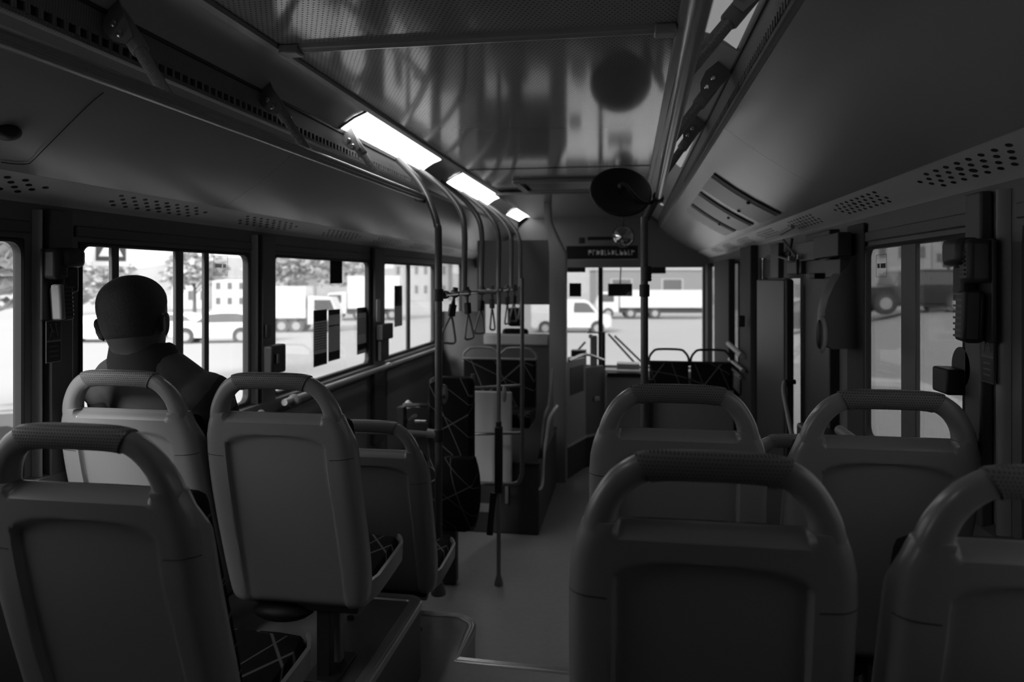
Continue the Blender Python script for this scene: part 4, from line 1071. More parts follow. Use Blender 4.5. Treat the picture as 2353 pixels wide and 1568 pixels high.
# bulging cover over the door post
e = empty('post_cover', (.74, 3.1, 1.3)); tag(e, 'dark bulging cover moulding on the wall left of the right window', 'cover')
pts = [(1984, 586), (1952, 592), (1944, 612), (1928, 628), (1912, 655), (1898, 685), (1890, 715), (1888, 770), (1893, 792), (1908, 802), (1944, 801), (1984, 801)]
P = [W(px, py, y=2.83) for px, py in pts]
inner = [(min(p.x, WR - .001), p.z) for p in P]
mb = MB(); mb.loft([[(WR - .001 - (WR - .001 - q[0])*k, yy_, q[1]) for q in inner] for yy_, k in ((2.815, .96), (2.83, 1.0), (2.90, 1.0), (2.95, .9), (3.0, .6))])
ebuild(mb, 'cover_shell', M['pillar'], e, ang=50)
e = empty('door_button', tuple(W(1888, 768, x=.705))); tag(e, 'oval door button with a pale rim on the left edge of the bulging cover', 'button')
c = W(1888, 768, x=.705)
ebuild(MB().sphere(c, (.020, .030, .071)), 'button_rim', M['trimg'], e); ebuild(MB().sphere(c + Vector((-.010, -.010, 0)), (.014, .022, .055)), 'button_face', M['dark'], e)
# slanting door handle
e = empty('door_handle_bar', tuple(W(1820, 1000, x=.72))); tag(e, 'pale slanting handle bar beside the narrow door glass', 'handle')
ebuild(MB().tube(bez([W(1803, 878, x=.735), W(1801, 892, x=.725), W(1803, 915, x=.72), W(1820, 1000, x=.72), W(1832, 1062, x=.72)], 5), .0105, 12), 'bar', M['trimg'], e)
ebuild(MB().tube([W(1803, 878, x=.735), W(1803, 878, x=.735) + Vector((.05, .01, 0))], .012, 10), 'bar_mount', M['dark'], e)
# door drive under the duct
e = empty('door_drive', (.75, 3.7, 1.95)); tag(e, 'dark door drive mechanism with rods and joints under the right air duct', 'mechanism')
def rb(name, px0, px1, py0, py1, x, m, th=.05):
    a, b = W(px0, py1, x=x), W(px1, py0, x=x); mid = (a.y+b.y)/2; f = mid*cos(YAW) - x*sin(YAW)
    z0, z1 = EYE.z + (640-py1)*f/FPX, EYE.z + (640-py0)*f/FPX
    return ebuild(MB().box(x, x + th, min(a.y, b.y), max(a.y, b.y), z0, z1), name, m, e, bevel=.004)
rb('drive_box', 1868, 1925, 540, 592, .76, M['dark']); rb('drive_box', 1828, 1872, 556, 600, .78, M['pillar'], .04)
rb('drive_plate', 1896, 1930, 596, 638, .77, M['dark'], .04); rb('drive_plate', 1808, 1840, 602, 630, .78, M['dark'], .04)
rb('drive_plate', 1770, 1788, 560, 640, .77, M['dark'], .03); rb('drive_beam', 1760, 1880, 578, 590, .80, M['black'], .03)
rb('lock_plate', 1858, 1871, 628, 641, .76, M['black'], .04)
for (px, py) in ((1812, 594), (1832, 590)): 
    c = W(px, py, x=.755); ebuild(MB().tube([c, c + Vector((.03, 0, 0))], .012, 12), 'joint', M['chrome'], e)
for (p, q) in (((1812, 596), (1820, 548)), ((1830, 590), (1800, 552)), ((1832, 592), (1833, 630)), ((1812, 596), (1770, 584))):
    ebuild(MB().tube([W(*p, x=.77), W(*q, x=.78)], .007, 8), 'rod', M['dark'], e)
ebuild(MB().tube([W(1794, 537, x=.72), W(1822, 521, x=.74)], .010, 8), 'rod', M['trimg'], e)
# tube cluster at the foot of the far right windows
e = empty('window_rail', tuple(W(1690, 800, x=.78))); tag(e, 'pale bars slanting below the far right window behind the front bench', 'grab rail')
ebuild(MB().tube([W(1674, 790, x=.76), W(1705, 818, x=.77)], .020, 10), 'rail_tube', M['lgrey'], e)
ebuild(MB().tube([W(1676, 826, x=.75), W(1708, 852, x=.76)], .014, 10), 'rail_tube', M['trimg'], e)
ebuild(MB().tube([W(1680, 846, x=.75), W(1702, 866, x=.76)], .010, 10), 'rail_tube', M['mgrey'], e)
ebuild(MB().box(.79, .838, 5.3, 6.6, .95, 1.08), 'sill_box', M['dark'], e, bevel=.01)
fbox('black_lock', M['black'], 1697, 1712, 726, 752, 5.0, .05, 'small black box on the far right post between two window strips', 'box')

# ------------------------------------------------------------------ hammer holders, stickers, switches on the posts
def hammer(x, s, y, zt, label, k=1.0):
    """s: +1 on the left wall (points to +x), -1 on the right wall"""
    e = empty('hammer_holder', (x, y, zt)); tag(e, label, 'emergency hammer')
    def B(name, m, a, b, c, d, z0, z1, bev=.004, rot=0, par_=None):
        ctr = Vector((x + s*(a+b)/2*k, y + (c+d)/2*k, zt + (z0+z1)/2*k)); R = Matrix.Rotation(rot, 3, 'X')
        return ebuild(MB().obox(ctr, (abs(b-a)*k, abs(d-c)*k, abs(z1-z0)*k), R), name, m, e, bevel=bev)
    B('back_plate', M['dark'], -.002, .008, -.055, .05, -.21, 0)
    B('hammer_head', M['dark'], .004, .050, -.052, .0, -.090, 0, .012)
    B('head_cap', M['dark'], .010, .062, -.03, .055, -.055, .004, .016)
    B('clear_cover', M['black'], .006, .040, .0, .052, -.13, -.05, .01)
    B('hammer_grip', M['dark'], .010, .048, -.034, .022, -.212, -.108, .010, rot=radians(4))
    B('grip_edge', M['trimg'] if s > 0 else M['black'], .020, .052, -.038, -.018, -.208, -.104, .006, rot=radians(4))
    mb = MB()
    for q in range(8): mb.obox(Vector((x + s*.0465*k, y + .002*k, zt + (-.200 + q*.0125)*k)), (.004*k, .042*k, .0045*k))
    ebuild(mb, 'grip_ribs', M['pillar'], e, smooth=False)
    mb = MB()
    for q in range(6): mb.obox(Vector((x + s*.051*k, y - .024*k, zt + (-.072 + q*.009)*k)), (.003*k, .026*k, .003*k))
    ebuild(mb, 'head_slots', M['black'], e, smooth=False)
    return e
hammer(WL + .03, 1, WY(140, WL + .05), W(140, 573, x=WL + .04).z, 'dark ribbed emergency hammer in its holder on the left post', 1.0)
hammer(WR - .03, -1, WY(2238, WR - .05), W(2238, 552, x=WR - .04).z, 'dark ribbed emergency hammer in its holder at the top of the right post', 1.12)
def sticker(x, s, px0, px1, py0, py1, pym, label):
    mid = WY((px0+px1)/2, x); a, b = sorted((WY(px0, x), WY(px1, x))); f = mid*cos(YAW) - x*sin(YAW)
    zz = lambda py: EYE.z + (640-py)*f/FPX
    e = empty('instruction_sticker', (x, mid, zz(py1))); tag(e, label, 'sticker')
    g = .0025
    ebuild(MB().box(x, x + s*.0012, a, b, zz(py1), zz(py0)), 'sticker_sheet', M['trimg'] if s > 0 else M['pillar'], e, smooth=False)
    ebuild(MB().box(x + s*.0012, x + s*.0018, a + g, b - g, zz(py1) + g, zz(pym) - g), 'text_field', M['black'], e, smooth=False)
    ebuild(MB().box(x + s*.0012, x + s*.0018, a + g, b - g, zz(pym) + g, zz(py0) - g), 'picture_field', M['dark'], e, smooth=False)
    mb = MB(); zc, hc, wc = (zz(pym) + zz(py0))/2, (zz(py0) - zz(pym)), b - a
    def ln(u0, v0, u1, v1, r=.0012): mb.tube([(x + s*.0022, mid + u0*wc, zc + v0*hc), (x + s*.0022, mid + u1*wc, zc + v1*hc)], r, 6)
    ln(.1, .35, .25, -.32); ln(.05, .38, .2, .30); ln(-.28, -.3, -.12, .05); ln(-.12, .05, -.25, .3); ln(-.12, .05, .08, -.1); ln(-.3, .3, -.15, .36)
    ebuild(mb, 'pictogram', M['trimg'] if s > 0 else M['mgrey'], e)
    mb = MB()
    for v in (.25, .02, -.2): mb.box(x + s*.0018, x + s*.0022, mid - .3*wc, mid + .3*wc, (zz(pym)+zz(py1))/2 + v*(zz(pym)-zz(py1)) - .002, (zz(pym)+zz(py1))/2 + v*(zz(pym)-zz(py1)) + .002)
    ebuild(mb, 'text_lines', M['pillar'], e, smooth=False)
sticker(WL + .031, 1, 105, 140, 737, 833, 784, 'narrow instruction sticker with a pictogram on the left post below the hammer')
sticker(WR - .031, -1, 2256, 2284, 762, 880, 820, 'narrow instruction sticker with a pictogram on the right post below the hammer')
def wallbox(name, x, s, px0, px1, py0, py1, dep, m, label, cat, bev=.006):
    mid = WY((px0+px1)/2, x); a, b = sorted((WY(px0, x), WY(px1, x))); f = mid*cos(YAW) - x*sin(YAW)
    z0, z1 = EYE.z + (640-py1)*f/FPX, EYE.z + (640-py0)*f/FPX
    e = empty(name, (x, mid, z0)); tag(e, label, cat)
    ebuild(MB().box(x, x + s*dep, a, b, z0, z1), 'housing', m, e, bevel=bev); return e, a, b, z0, z1
e, a, b, z0, z1 = wallbox('window_lock', WR - .02, -1, 2189, 2226, 846, 904, .05, M['black'], 'black latch box at the right edge of the right window', 'latch')
ebuild(MB().tube([(WR - .012, a + .02, z1 + .005), (WR - .03, a + .02, z1 + .005)], .05, 24), 'latch_disc', M['black'], e)
e, a, b, z0, z1 = wallbox('hammer_holder', WL + .04, 1, 603, 636, 792, 858, .05, M['black'], 'black hammer holder box on the second left post beside the wide window', 'emergency hammer', .01)
ebuild(MB().box(WL + .09, WL + .10, a + .03, a + .05, z0 + .05, z1 - .04), 'hammer_grip', M['pillar'], e, bevel=.003)
e, a, b, z0, z1 = wallbox('door_switch', WL + .031, 1, 608, 619, 745, 776, .012, M['dark'], 'small dark switch on the second left post above the hammer box', 'switch', .004)
e, a, b, z0, z1 = wallbox('post_box', WL + .04, 1, 864, 888, 744, 780, .05, M['black'], 'black box on the third left post, between wide window and far window', 'box', .006)
ebuild(MB().box(WL + .045, WL + .07, a + .02, b - .03, z0 - .14, z0), 'lower_cover', M['dark'], e, bevel=.004)
e, a, b, z0, z1 = wallbox('reflector_strip', WL + .031, 1, 864, 872, 688, 740, .006, M['lgrey'], 'thin pale strip on the third left post above the black box', 'strip', .002)

# ------------------------------------------------------------------ notices hung on the windows
def notice(px0, px1, py0, py1, label, blocks, x=WL - .012, slant=None, m='ink2', group=None):
    a, b = WY(px0, x), WY(px1, x); f = a*cos(YAW) - x*sin(YAW); f2 = b*cos(YAW) - x*sin(YAW)
    z1 = EYE.z + (640-py0)*f/FPX; z0 = EYE.z + (640-py1)*f/FPX
    e = empty('paper_notice', (x, a, z0)); tag(e, label, 'notice', group)
    ebuild(MB().box(x, x + .0015, a, b, z0, z1), 'sheet', M[m], e, smooth=False)
    for (v0, v1, k) in blocks: ebuild(MB().box(x + .0015, x + .0022, a + .006, b - .006, z1 - (z1-z0)*v1, z1 - (z1-z0)*v0), 'print_block', M[k], e, smooth=False)
    return e
G = 'paper notices on the left windows'
tl = [(.24 + .045*i, .255 + .045*i, 'ink') for i in range(11)]
notice(720, 751, 714, 845, 'long grey notice with a dark heading, left one of the pair on the wide window', [(.0, .20, 'ink')] + tl + [(.78, .98, 'ink')], group=G)
notice(754, 781, 713, 832, 'grey notice with a dark foot strip, right one of the pair', [(.0, .1, 'ink'), (.30, .33, 'ink'), (.82, .98, 'ink')], group=G)
notice(820, 845, 708, 816, 'narrow grey notice at the right end of the wide window', [(.0, .12, 'ink'), (.78, .92, 'ink')] + tl[:8], group=G)
notice(758, 786, 592, 652, 'dark notice hanging from the top edge of the wide window', [(.0, 1.0, 'ink')], m='ink', group=G)
notice(906, 924, 657, 752, 'narrow dark notice on the far window left of its mullion', [(.0, .5, 'ink')], m='ink2', group=G)
M['film'] = mat('sticker_film', .62, .6); 
def outline(x, px0, px1, py0, py1, label, m='ink2'):
    a, b = sorted((WY(px0, x), WY(px1, x))); f = (a+b)/2*cos(YAW) - x*sin(YAW); z1 = EYE.z + (640-py0)*f/FPX; z0 = EYE.z + (640-py1)*f/FPX; t = .0012
    e = empty('window_sticker', (x, a, z0)); tag(e, label, 'sticker')
    ebuild(MB().box(x, x + .001, a, b, z0, z0 + t).box(x, x + .001, a, b, z1 - t, z1).box(x, x + .001, a, a + t, z0, z1).box(x, x + .001, b - t, b, z0, z1), 'sticker_border', M[m], e, smooth=False)
    zc = (z0 + z1)/2; mb = MB(); n = 10
    for i in range(n):
        if i == 6: continue
        ya = a + (b-a)*(.1 + .8*i/n); mb.box(x, x + .001, ya, ya + (b-a)*.055, zc - .008, zc + .008)
    ebuild(mb, 'lettering', M[m], e, smooth=False)
outline(WL - .012, 491, 523, 589, 633, 'thin framed transparent sticker with small blurred lettering on the left window')
outline(WR + .012, 2013, 2037, 585, 637, 'small framed sticker with blurred lettering high on the right window')
# ------------------------------------------------------------------ outside
M.update(asphalt=mat('asphalt', .40, 1, spec=0, noise_amt=.05, noise_scale=.15), kerb=mat('kerb_stone', .62, .9),
         carwhite=mat('car_white', .68, .25, coat=.5), carsilver=mat('car_silver', .22, .3, coat=.5), cardark=mat('car_dark', .025, .25, coat=.6), carblack=mat('car_trim', .05, .5),
         carglass=mat('car_glass', .10, .08, spec=.8), tyre=mat('tyre', .07, .8), rim=mat('rim', .45, .3, metal=.4),
         bwhite=mat('render_white', .58, .9), bgrey=mat('render_grey', .36, .9), bmid=mat('render_mid', .25, .9), bdark=mat('facade_dark', .2, .8), bglass=mat('pane', .14, .2),
         leaf=mat('leaves', .42, .8), hill=mat('hill_scrub', .36, .95, noise_amt=.3, noise_scale=.15), bark=mat('bark', .12, .9), signb=mat('sign_dark', .05, .6), signw=mat('sign_white', .8, .6), lampg=emis('signal_lamp', 1, 1.2))
def gz(x, y):
    r = sqrt(x*x + y*y); az = math.degrees(math.atan2(x, max(y, .01))) if y > 0 else (90 if x > 0 else -90)
    a = -1.0 + 1.75*sm((az - 8)/14.)
    return -.40 + a*min(1.25, max(0, r - 4)/34)
mb = MB(); N = 46; R0 = [-150 + 300*i/ (N-1) for i in range(N)]
rad = [0, 3, 4, 6, 9, 13, 18, 24, 32, 42, 55, 75, 110, 170]; ang_ = [2*pi*k/72 for k in range(72)]
vs = [(0, 0, -.40)]; fs = []
for r in rad[1:]:
    for a in ang_: x, y = r*sin(a), r*cos(a); vs.append((x, y, gz(x, y)))
for k in range(72): fs.append((0, 1 + k, 1 + (k+1) % 72))
for i in range(len(rad) - 2):
    for k in range(72): fs.append((1 + i*72 + k, 1 + (i+1)*72 + k, 1 + (i+1)*72 + (k+1) % 72, 1 + i*72 + (k+1) % 72))
mb.add(vs, fs); st(mb.build('ground', M['asphalt'], ang=80))
def onground(px, f):
    """a spot on the street at forward distance f seen in photo column px"""
    p = WF(px, 640, f); return Vector((p.x, p.y, gz(p.x, p.y)))
def wheel(mb_list, c, r, w, e):
    o = ebuild(MB().tube([(c[0], c[1] - w/2, c[2]), (c[0], c[1] - w/2 + .02, c[2]), (c[0], c[1] + w/2 - .02, c[2]), (c[0], c[1] + w/2, c[2])], [r*.93, r, r, r*.93], 24), 'wheel', M['tyre'], e)
    h = MB()
    for s in (-1, 1): h.tube([(c[0], c[1] + s*(w/2 - .01), c[2]), (c[0], c[1] + s*(w/2 + .008), c[2])], r*.62, 18)
    hh = h.build('wheel_rim', M['rim'], parent=o); hh.matrix_parent_inverse = o.matrix_parent_inverse.copy() if False else Matrix.Identity(4)
def car(name, label, kind, body, loc, rz, scale=1.0, group=None):
    """side profile along x (front at -x), width along y"""
    e = empty(name, (0, 0, 0)); tag(e, label, 'car' if kind != 'van' else 'van', group)
    if kind == 'suv':
        L, wdt = 4.4, 1.8; low = [(-2.2, .35), (-2.22, .62), (-2.1, .86), (-1.2, 1.0), (1.9, 1.04), (2.15, .95), (2.22, .6), (2.15, .35), (1.75, .28), (-1.75, .28)]
        cab_ = [(-1.25, .98), (-.45, 1.50), (-.1, 1.58), (1.0, 1.60), (1.55, 1.52), (2.0, 1.02)]; win = [(-.95, 1.03), (-.35, 1.44), (.3, 1.50), (1.05, 1.50), (1.5, 1.40), (1.72, 1.06)]
        wh = (-1.35, 1.32, .36)
    elif kind == 'boxy':
        L, wdt = 4.5, 1.85; low = [(-2.25, .45), (-2.25, .95), (-2.15, 1.08), (-1.0, 1.14), (2.2, 1.14), (2.25, 1.0), (2.25, .5), (2.1, .38), (-2.1, .38)]
        cab_ = [(-1.05, 1.10), (-.75, 1.72), (-.6, 1.80), (2.0, 1.80), (2.12, 1.74), (2.2, 1.10)]; win = [(-.8, 1.18), (-.6, 1.66), (.0, 1.70), (1.2, 1.70), (2.0, 1.66), (2.05, 1.18)]
        wh = (-1.45, 1.42, .41)
    elif kind == 'sedan':
        L, wdt = 4.5, 1.8; low = [(-2.25, .35), (-2.28, .6), (-2.1, .80), (-1.1, .93), (1.9, 1.0), (2.25, .92), (2.28, .5), (2.2, .35), (1.8, .25), (-1.8, .25)]
        cab_ = [(-1.2, .92), (-.45, 1.38), (0, 1.45), (.75, 1.44), (1.2, 1.32), (1.85, .98)]; win = [(-.9, .97), (-.35, 1.33), (.1, 1.38), (.7, 1.36), (1.1, 1.26), (1.5, 1.0)]
        wh = (-1.4, 1.38, .33)
    else:
        L, wdt = 5.0, 1.95; low = [(-2.5, .4), (-2.52, .9), (-2.4, 1.15), (-1.7, 1.25), (2.45, 1.3), (2.5, .5), (2.4, .35), (-2.3, .35)]
        cab_ = [(-1.8, 1.2), (-1.15, 1.95), (-.9, 2.08), (2.3, 2.10), (2.45, 2.0), (2.48, 1.25)]; win = [(-1.5, 1.3), (-1.05, 1.85), (-.8, 1.92), (-.2, 1.92), (-.15, 1.6), (-.15, 1.3)]
        wh = (-1.6, 1.6, .36)
    hw = wdt/2
    def P(poly, y): return [(q[0], y, q[1]) for q in poly]
    m2 = MB(); c = Vector((0, 0)); 
    def inset(poly, k): 
        cx_ = sum(q[0] for q in poly)/len(poly); cz_ = sum(q[1] for q in poly)/len(poly); return [(cx_ + (q[0]-cx_)*k, cz_ + (q[1]-cz_)*k) for q in poly]
    m2.loft([P(inset(low, .94), -hw), P(inset(low, .985), -hw + .05), P(low, -hw + .16), P(low, hw - .16), P(inset(low, .985), hw - .05), P(inset(low, .94), hw)])
    m2.build('car_body', M[body], parent=e, ang=40)
    m2 = MB()
    def nar(poly, s): return [(q[0], s*(hw - .06 - .16*(q[1] - low[3][1])/.6), q[1]) for q in poly]
    m2.loft([nar(cab_, -1), nar(cab_, 1)]); m2.build('cabin', M[body], parent=e, bevel=.04)
    for s in (-1, 1):
        n2 = [(p[0], p[1] + s*.006, p[2]) for p in nar(win, s)]; n3 = [(p[0], p[1] - s*.01, p[2]) for p in n2]
        MB().loft([n3, n2]).build('side_window', M['carglass'], parent=e, smooth=False)
    a, b = cab_[0], cab_[1]; q = lambda t, y, k=.0: (a[0] + (b[0]-a[0])*t - .012, y, a[1] + (b[1]-a[1])*t + .008)
    MB().loft([[q(.12, -hw*.78), q(.12, hw*.78), q(.95, hw*.66), q(.95, -hw*.66)], [(p[0] + .02, p[1], p[2] - .01) for p in [q(.12, -hw*.78), q(.12, hw*.78), q(.95, hw*.66), q(.95, -hw*.66)]]]).build('windscreen', M['carglass'], parent=e, smooth=False)
    for xw_ in wh[:2]:
        for s in (-1, 1):
            o = MB().tube([(xw_, s*(hw - .19), wh[2]), (xw_, s*(hw - .01), wh[2]), (xw_, s*(hw + .01), wh[2])], [wh[2], wh[2], wh[2]*.92], 24).build('wheel', M['tyre'], parent=e)
            MB().tube([(xw_, s*(hw - .0), wh[2]), (xw_, s*(hw + .02), wh[2])], wh[2]*.60, 18).build('wheel_rim', M['rim'], parent=o)
            MB().tube([(xw_, s*(hw - .2), wh[2] + .03), (xw_, s*(hw + .003), wh[2] + .03)], wh[2]*1.18, 24).build('wheel_arch', M['carblack'], parent=e)
    MB().box(-L*.36, L*.36, -hw + .02, hw - .02, .30, .36).build('side_sill', M['carblack'], parent=e)
    for s in (-1, 1): MB().box(low[1][0] + .02, low[1][0] + .14, s*(hw - .42), s*(hw - .12), low[2][1] - .16, low[2][1] - .04).build('headlamp', M['rim'], parent=e, bevel=.02)
    e.location = loc; e.rotation_euler = (0, 0, rz); e.scale = (scale,)*3
    return e
# left street
car('parked_suv', 'white car driving left, seen through the right half of the window beside the man', 'suv', 'carwhite', onground(503, 36.5), YAW + radians(6))
car('parked_car', 'white car partly hidden behind the man, left of his head', 'sedan', 'carwhite', onground(225, 38), YAW + radians(2), 1.0)
car('parked_car', 'white car showing just right of the man behind the window bar', 'sedan', 'carwhite', onground(402, 42), YAW + radians(-4), 1.0)
car('near_car', 'pale silver car close by at the far left window edge', 'sedan', 'carsilver', Vector((-7.3, 4.75, gz(-7.3, 4.75))), radians(-90), 1.12)
def truck(label, pxc, f, boxw, boxh, bodym, rz=0, group=None, cabside=1):
    e = empty('box_truck', (0, 0, 0)); tag(e, label, 'truck', group)
    MB().box(-boxw/2, boxw/2, -1.2, 1.2, .95, .95 + boxh).build('cargo_box', M[bodym], parent=e, bevel=.03)
    x0 = cabside*boxw/2; s = cabside
    MB().prism([(x0 + s*.08, .55), (x0 + s*1.9, .55), (x0 + s*1.95, 1.35), (x0 + s*1.55, 2.25), (x0 + s*.08, 2.35)], 'y', -1.1, 1.1).build('truck_cab', M['carwhite'], parent=e, bevel=.05)
    MB().prism([(x0 + s*.5, 1.45), (x0 + s*1.75, 1.45), (x0 + s*1.5, 2.1), (x0 + s*.5, 2.1)], 'y', -1.12, 1.12).build('cab_window', M['carglass'], parent=e)
    MB().box(-boxw/2, boxw/2 , -.9, .9, .5, .93).build('chassis', M['carblack'], parent=e, bevel=.02)
    for xx in (-boxw/2 + .9, x0 + s*1.0, -boxw/2*0.2 if boxw > 6 else boxw/2 - .6):
        for t in (-1, 1):
            o = MB().tube([(xx, t*.85, .47), (xx, t*1.15, .47)], .47, 22).build('wheel', M['tyre'], parent=e)
            MB().tube([(xx, t*1.14, .47), (xx, t*1.17, .47)], .25, 16).build('wheel_rim', M['rim'], parent=o)
    p = onground(pxc, f); e.location = p; e.rotation_euler = (0, 0, YAW + rz)
    return e
truck('white box truck with small cab in the left half of the wide window', 668, 46, 2.4, 2.0, 'carwhite', radians(4))
truck('tall white box truck behind the paired notices and the far window', 862, 60, 4.2, 2.7, 'carwhite', radians(4), cabside=-1)
truck('long white lorry crossing outside the windscreen', 1520, 62, 7.4, 1.5, 'carwhite', radians(-2), cabside=-1)
car('white_van', 'white van nose just left of the windscreen centre post', 'van', 'carwhite', onground(1310, 45), YAW + pi, 1.0)
# right street
car('boxy_car', 'dark boxy off-road car with pale bonnet edge outside the right window', 'boxy', 'cardark', onground(2092, 33), YAW + radians(-2), 1.1)
car('dark_car', 'dark car showing in the narrow middle door glass', 'suv', 'cardark', onground(1836, 36), YAW, 1.1)

def building(label, pxa, pxb, f, pytop, m, rows=2, cols=4, depth=8, roof=False):
    a, b = WF(pxa, 640, f), WF(pxb, 640, f); wdt = (b - a).length; c = (a + b)/2; z0 = gz(c.x, c.y) - .5; h = EYE.z + (640 - pytop)*f/FPX - z0
    e = empty('building', (0, 0, 0)); tag(e, label, 'building')
    MB().box(-wdt/2, wdt/2, 0, depth, 0, h).build('wall', M[m], parent=e, smooth=False)
    MB().box(-wdt/2 - .15, wdt/2 + .15, -.15, depth + .1, h, h + .18).build('roof_edge', M['bgrey'], parent=e, smooth=False)
    if roof: MB().prism([(-wdt/2 - .3, h + .18), (wdt/2 + .3, h + .18), (0, h + wdt*.18)], 'y', -.2, depth).build('roof', M['bmid'], parent=e, smooth=False)
    cw, rh = wdt/cols, (h - .8)/rows
    for i in range(cols):
        for j in range(rows):
            x0, zz0 = -wdt/2 + cw*(i + .28), .8 + rh*(j + .25)
            o = MB().box(x0, x0 + cw*.44, -.03, .05, zz0, zz0 + rh*.5).build('window', M['bgrey'], parent=e, smooth=False)
            MB().box(x0 + cw*.04, x0 + cw*.40, -.05, .0, zz0 + rh*.04, zz0 + rh*.46).build('pane', M['bglass'], parent=o, smooth=False)
    e.location = (c.x, c.y, z0); e.rotation_euler = (0, 0, YAW); return e
building('pale two-storey house outside behind the white car in the left window', 488, 568, 75, 640, 'bwhite', 2, 3)
building('low pale house left of the two-storey one across the street', 395, 480, 82, 655, 'bwhite', 1, 3, roof=True)
building('small white house with a pitched roof in the wide left window', 655, 690, 95, 640, 'bwhite', 2, 2, roof=True)
building('long grey building across the windscreen behind the lorry', 1370, 1720, 95, 622, 'bmid', 1, 3)
building('grey facade beyond the far left window', 905, 1030, 110, 600, 'bgrey', 2, 6)
building('pale low shop building outside the right window above the boxy car', 1960, 2140, 60, 548, 'bgrey', 2, 4)
building('dark facade at the right edge of the right window', 2142, 2300, 62, 520, 'bgrey', 3, 5)
building('grey building beyond the middle door', 1700, 1900, 75, 600, 'bmid', 2, 6)

def tree(label, p, h, r, trunk=.18, n=700, m='leaf', seed=1, lw=.22):
    rg = random.Random(seed); e = empty('tree', (0, 0, 0)); tag(e, label, 'tree', 'street trees')
    t = MB().tube([(0, 0, -.3), (.05, 0, h*.3), (0, .05, h*.62)], [trunk, trunk*.8, trunk*.4], 10)
    for k in range(5):
        a = k*1.3; t.tube([(0, 0, h*(.34 + .05*k)), (r*.6*cos(a), r*.6*sin(a), h*(.6 + .05*k))], [trunk*.4, .03], 6)
    t.build('trunk', M['bark'], parent=e)
    mb = MB(); blobs = [(Vector((rg.uniform(-.6, .6)*r, rg.uniform(-.6, .6)*r, h*rg.uniform(.5, .85))), r*rg.uniform(.3, .5)) for _ in range(14)]
    for i in range(n):
        c, br = rg.choice(blobs); d = Vector((rg.gauss(0, 1), rg.gauss(0, 1), rg.gauss(0, 1))).normalized()*br*rg.uniform(.55, 1.05)
        q = c + d; R = Matrix.Rotation(rg.uniform(0, 6.3), 3, 'Z') @ Matrix.Rotation(rg.uniform(-1, 1), 3, 'X'); s = lw*rg.uniform(.6, 1.4)
        mb.add([q + R @ Vector(v) for v in ((-s, 0, -s*.4), (0, .02, -s*.55), (s, 0, 0), (0, -.02, s*.55))], [(0, 1, 2, 3)])
    mb.build('foliage', M[m], parent=e, smooth=False, fix=False)
    e.location = p; return e
tree('leafy tree filling the far left window edge above the silver car', Vector((-13.0, 12.0, gz(-13, 12))), 4.7, 2.1, n=2600, seed=2, lw=.16)
tree('grey bushy tree left of the man beyond the street', onground(225, 70), 5.2, 3.4, n=900, seed=3, lw=.35)
tree('tree between the window bars right of the man', onground(446, 60), 6.0, 2.6, n=900, seed=4, lw=.32)
tree('round tree in the upper left corner of the wide window', onground(646, 90), 7.0, 4.2, n=900, seed=5, lw=.4)
tree('wide tree behind the white house with pitched roof', onground(700, 112), 8.5, 7.5, n=900, seed=6, lw=.55)
tree('low tree behind the hanging dark notice', onground(800, 150), 7.5, 6.0, n=900, seed=7, lw=.55)
# hills far off
mb = MB(); prof_h = []
for k in range(80):
    a = radians(-75 + 95*k/79); hgt = 5.0 + 2.0*sin(k*.21) + 1.2*sin(k*.53 + 1); d = 230
    prof_h.append((a, hgt, d))
vs = []; fs = []
for a, hgt, d in prof_h: vs += [(d*sin(a), d*cos(a), -3), (d*sin(a), d*cos(a), hgt), ((d+60)*sin(a), (d+60)*cos(a), -3)]
for k in range(79): fs += [(3*k, 3*k+3, 3*k+4, 3*k+1), (3*k+1, 3*k+4, 3*k+5, 3*k+2)]
mb.add(vs, fs); tag(mb.build('hill', M['hill'], ang=80), 'low grey hills on the horizon beyond the street', 'hill')
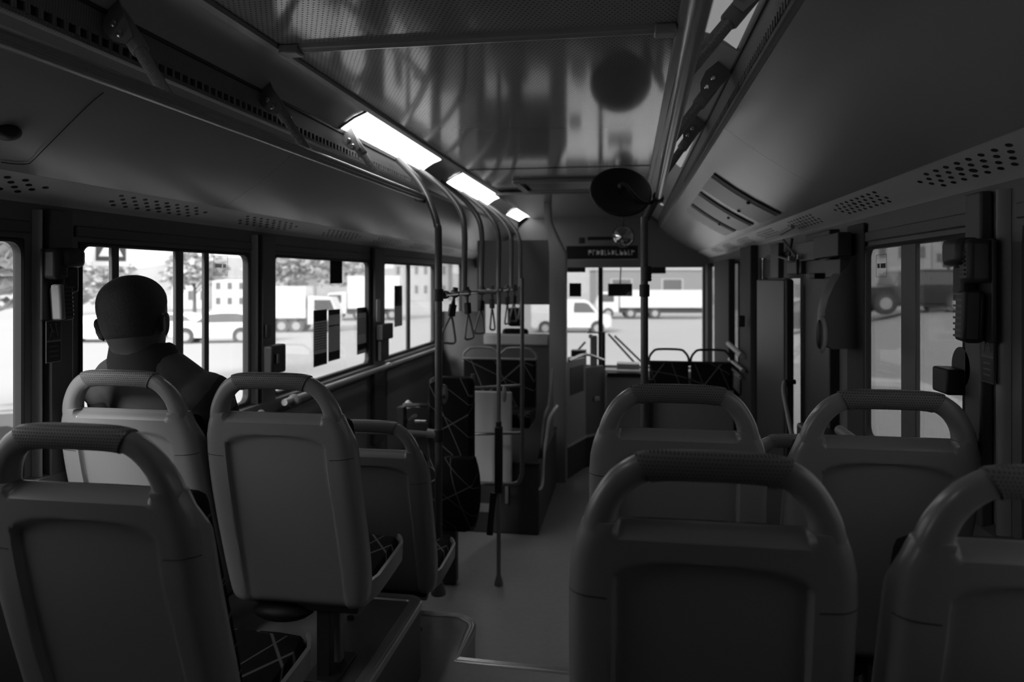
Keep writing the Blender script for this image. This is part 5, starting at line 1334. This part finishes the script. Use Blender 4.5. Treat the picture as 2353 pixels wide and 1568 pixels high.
# crossing sign near the left window
f = 17; e = empty('crossing_sign', (0, 0, 0)); tag(e, 'square dark pedestrian crossing sign on a post, upper left of the left window', 'sign')
w_ = 62*f/FPX; h_ = 62*f/FPX; c = WF(255, 566, f)
MB().box(-w_*.62, w_*.62, .01, .04, -h_*.75, h_*.75).build('sign_backing', M['signw'], parent=e, bevel=.02)
MB().box(-w_/2, w_/2, 0, .012, -h_*.55, h_*.6).build('sign_plate', M['signb'], parent=e, smooth=False)
MB().prism([(-w_*.40, -h_*.38), (w_*.40, -h_*.38), (0, h_*.42)], 'y', -.006, .0).build('sign_triangle', M['signw'], parent=e, smooth=False)
mb = MB()
for (p, q, r_) in (((.02, .14), (.03, -.03), .05), ((.03, -.03), (-.09, -.27), .035), ((.03, -.03), (.12, -.27), .035), ((.02, .08), (-.08, .0), .025), ((.02, .08), (.11, -.02), .025)):
    mb.tube([(p[0]*w_, -.010, p[1]*h_), (q[0]*w_, -.010, q[1]*h_)], r_*w_, 8, flat=.3)
mb.sphere((.02*w_, -.010, .21*h_), (.055*w_, .006, .055*w_)); mb.build('walking_figure', M['signb'], parent=e)
MB().tube([(w_*.0, .06, -h_*.7), (w_*.0, .06, -(c.z - gz(c.x, c.y)))], .035, 10).build('sign_post', M['rim'], parent=e)
e.location = c; e.rotation_euler = (0, 0, radians(50))
# street signal with bright lamps, right window
f = 42; e = empty('signal_light', (0, 0, 0)); tag(e, 'dark signal post with bright lamps at the upper right of the right window', 'traffic light')
c = WF(2183, 583, f); 
MB().box(-.28, .28, .0, .3, -.8, .8).build('signal_housing', M['signb'], parent=e, bevel=.03)
for k in range(3): MB().sphere((0, -.02, .55 - k*.5), (.17, .08, .17)).build('signal_lamp', M['lampg'], parent=e)
MB().tube([(0, .15, -.8), (0, .15, -(c.z - gz(c.x, c.y)))], .08, 10).build('signal_post', M['signb'], parent=e)
e.location = c; e.rotation_euler = (0, 0, YAW)
# pale kerb curving outside the right window, lane marks
def ribbon(name, pts, wdt, m, label, cat, lift=.02, th=.05):
    mb = MB(); rings = []
    P = bez(pts, 5)
    for i, p in enumerate(P):
        t = (P[min(i+1, len(P)-1)] - P[max(i-1, 0)]).normalized(); n_ = Vector((t.y, -t.x, 0)).normalized()
        a, b = p - n_*wdt/2, p + n_*wdt/2; za, zb = gz(a.x, a.y), gz(b.x, b.y)
        rings.append([(a.x, a.y, za - .1), (b.x, b.y, zb - .1), (b.x, b.y, zb + lift + th), (a.x, a.y, za + lift + th)])
    o = mb.loft(rings).build(name, M[m], smooth=False); tag(o, label, cat)
def gpx(px, py):
    p = None
    for k in range(400):
        f = 2 + k*.12; q = WF(px, py, f)
        if q.z <= gz(q.x, q.y): return q
    return WF(px, py, 40)
ribbon('kerb', [gpx(1960, 878), gpx(2020, 882), gpx(2085, 888), gpx(2130, 902), gpx(2180, 930), gpx(2235, 948)], .30, 'kerb', 'pale kerb line curving across the ground outside the right window', 'kerb')
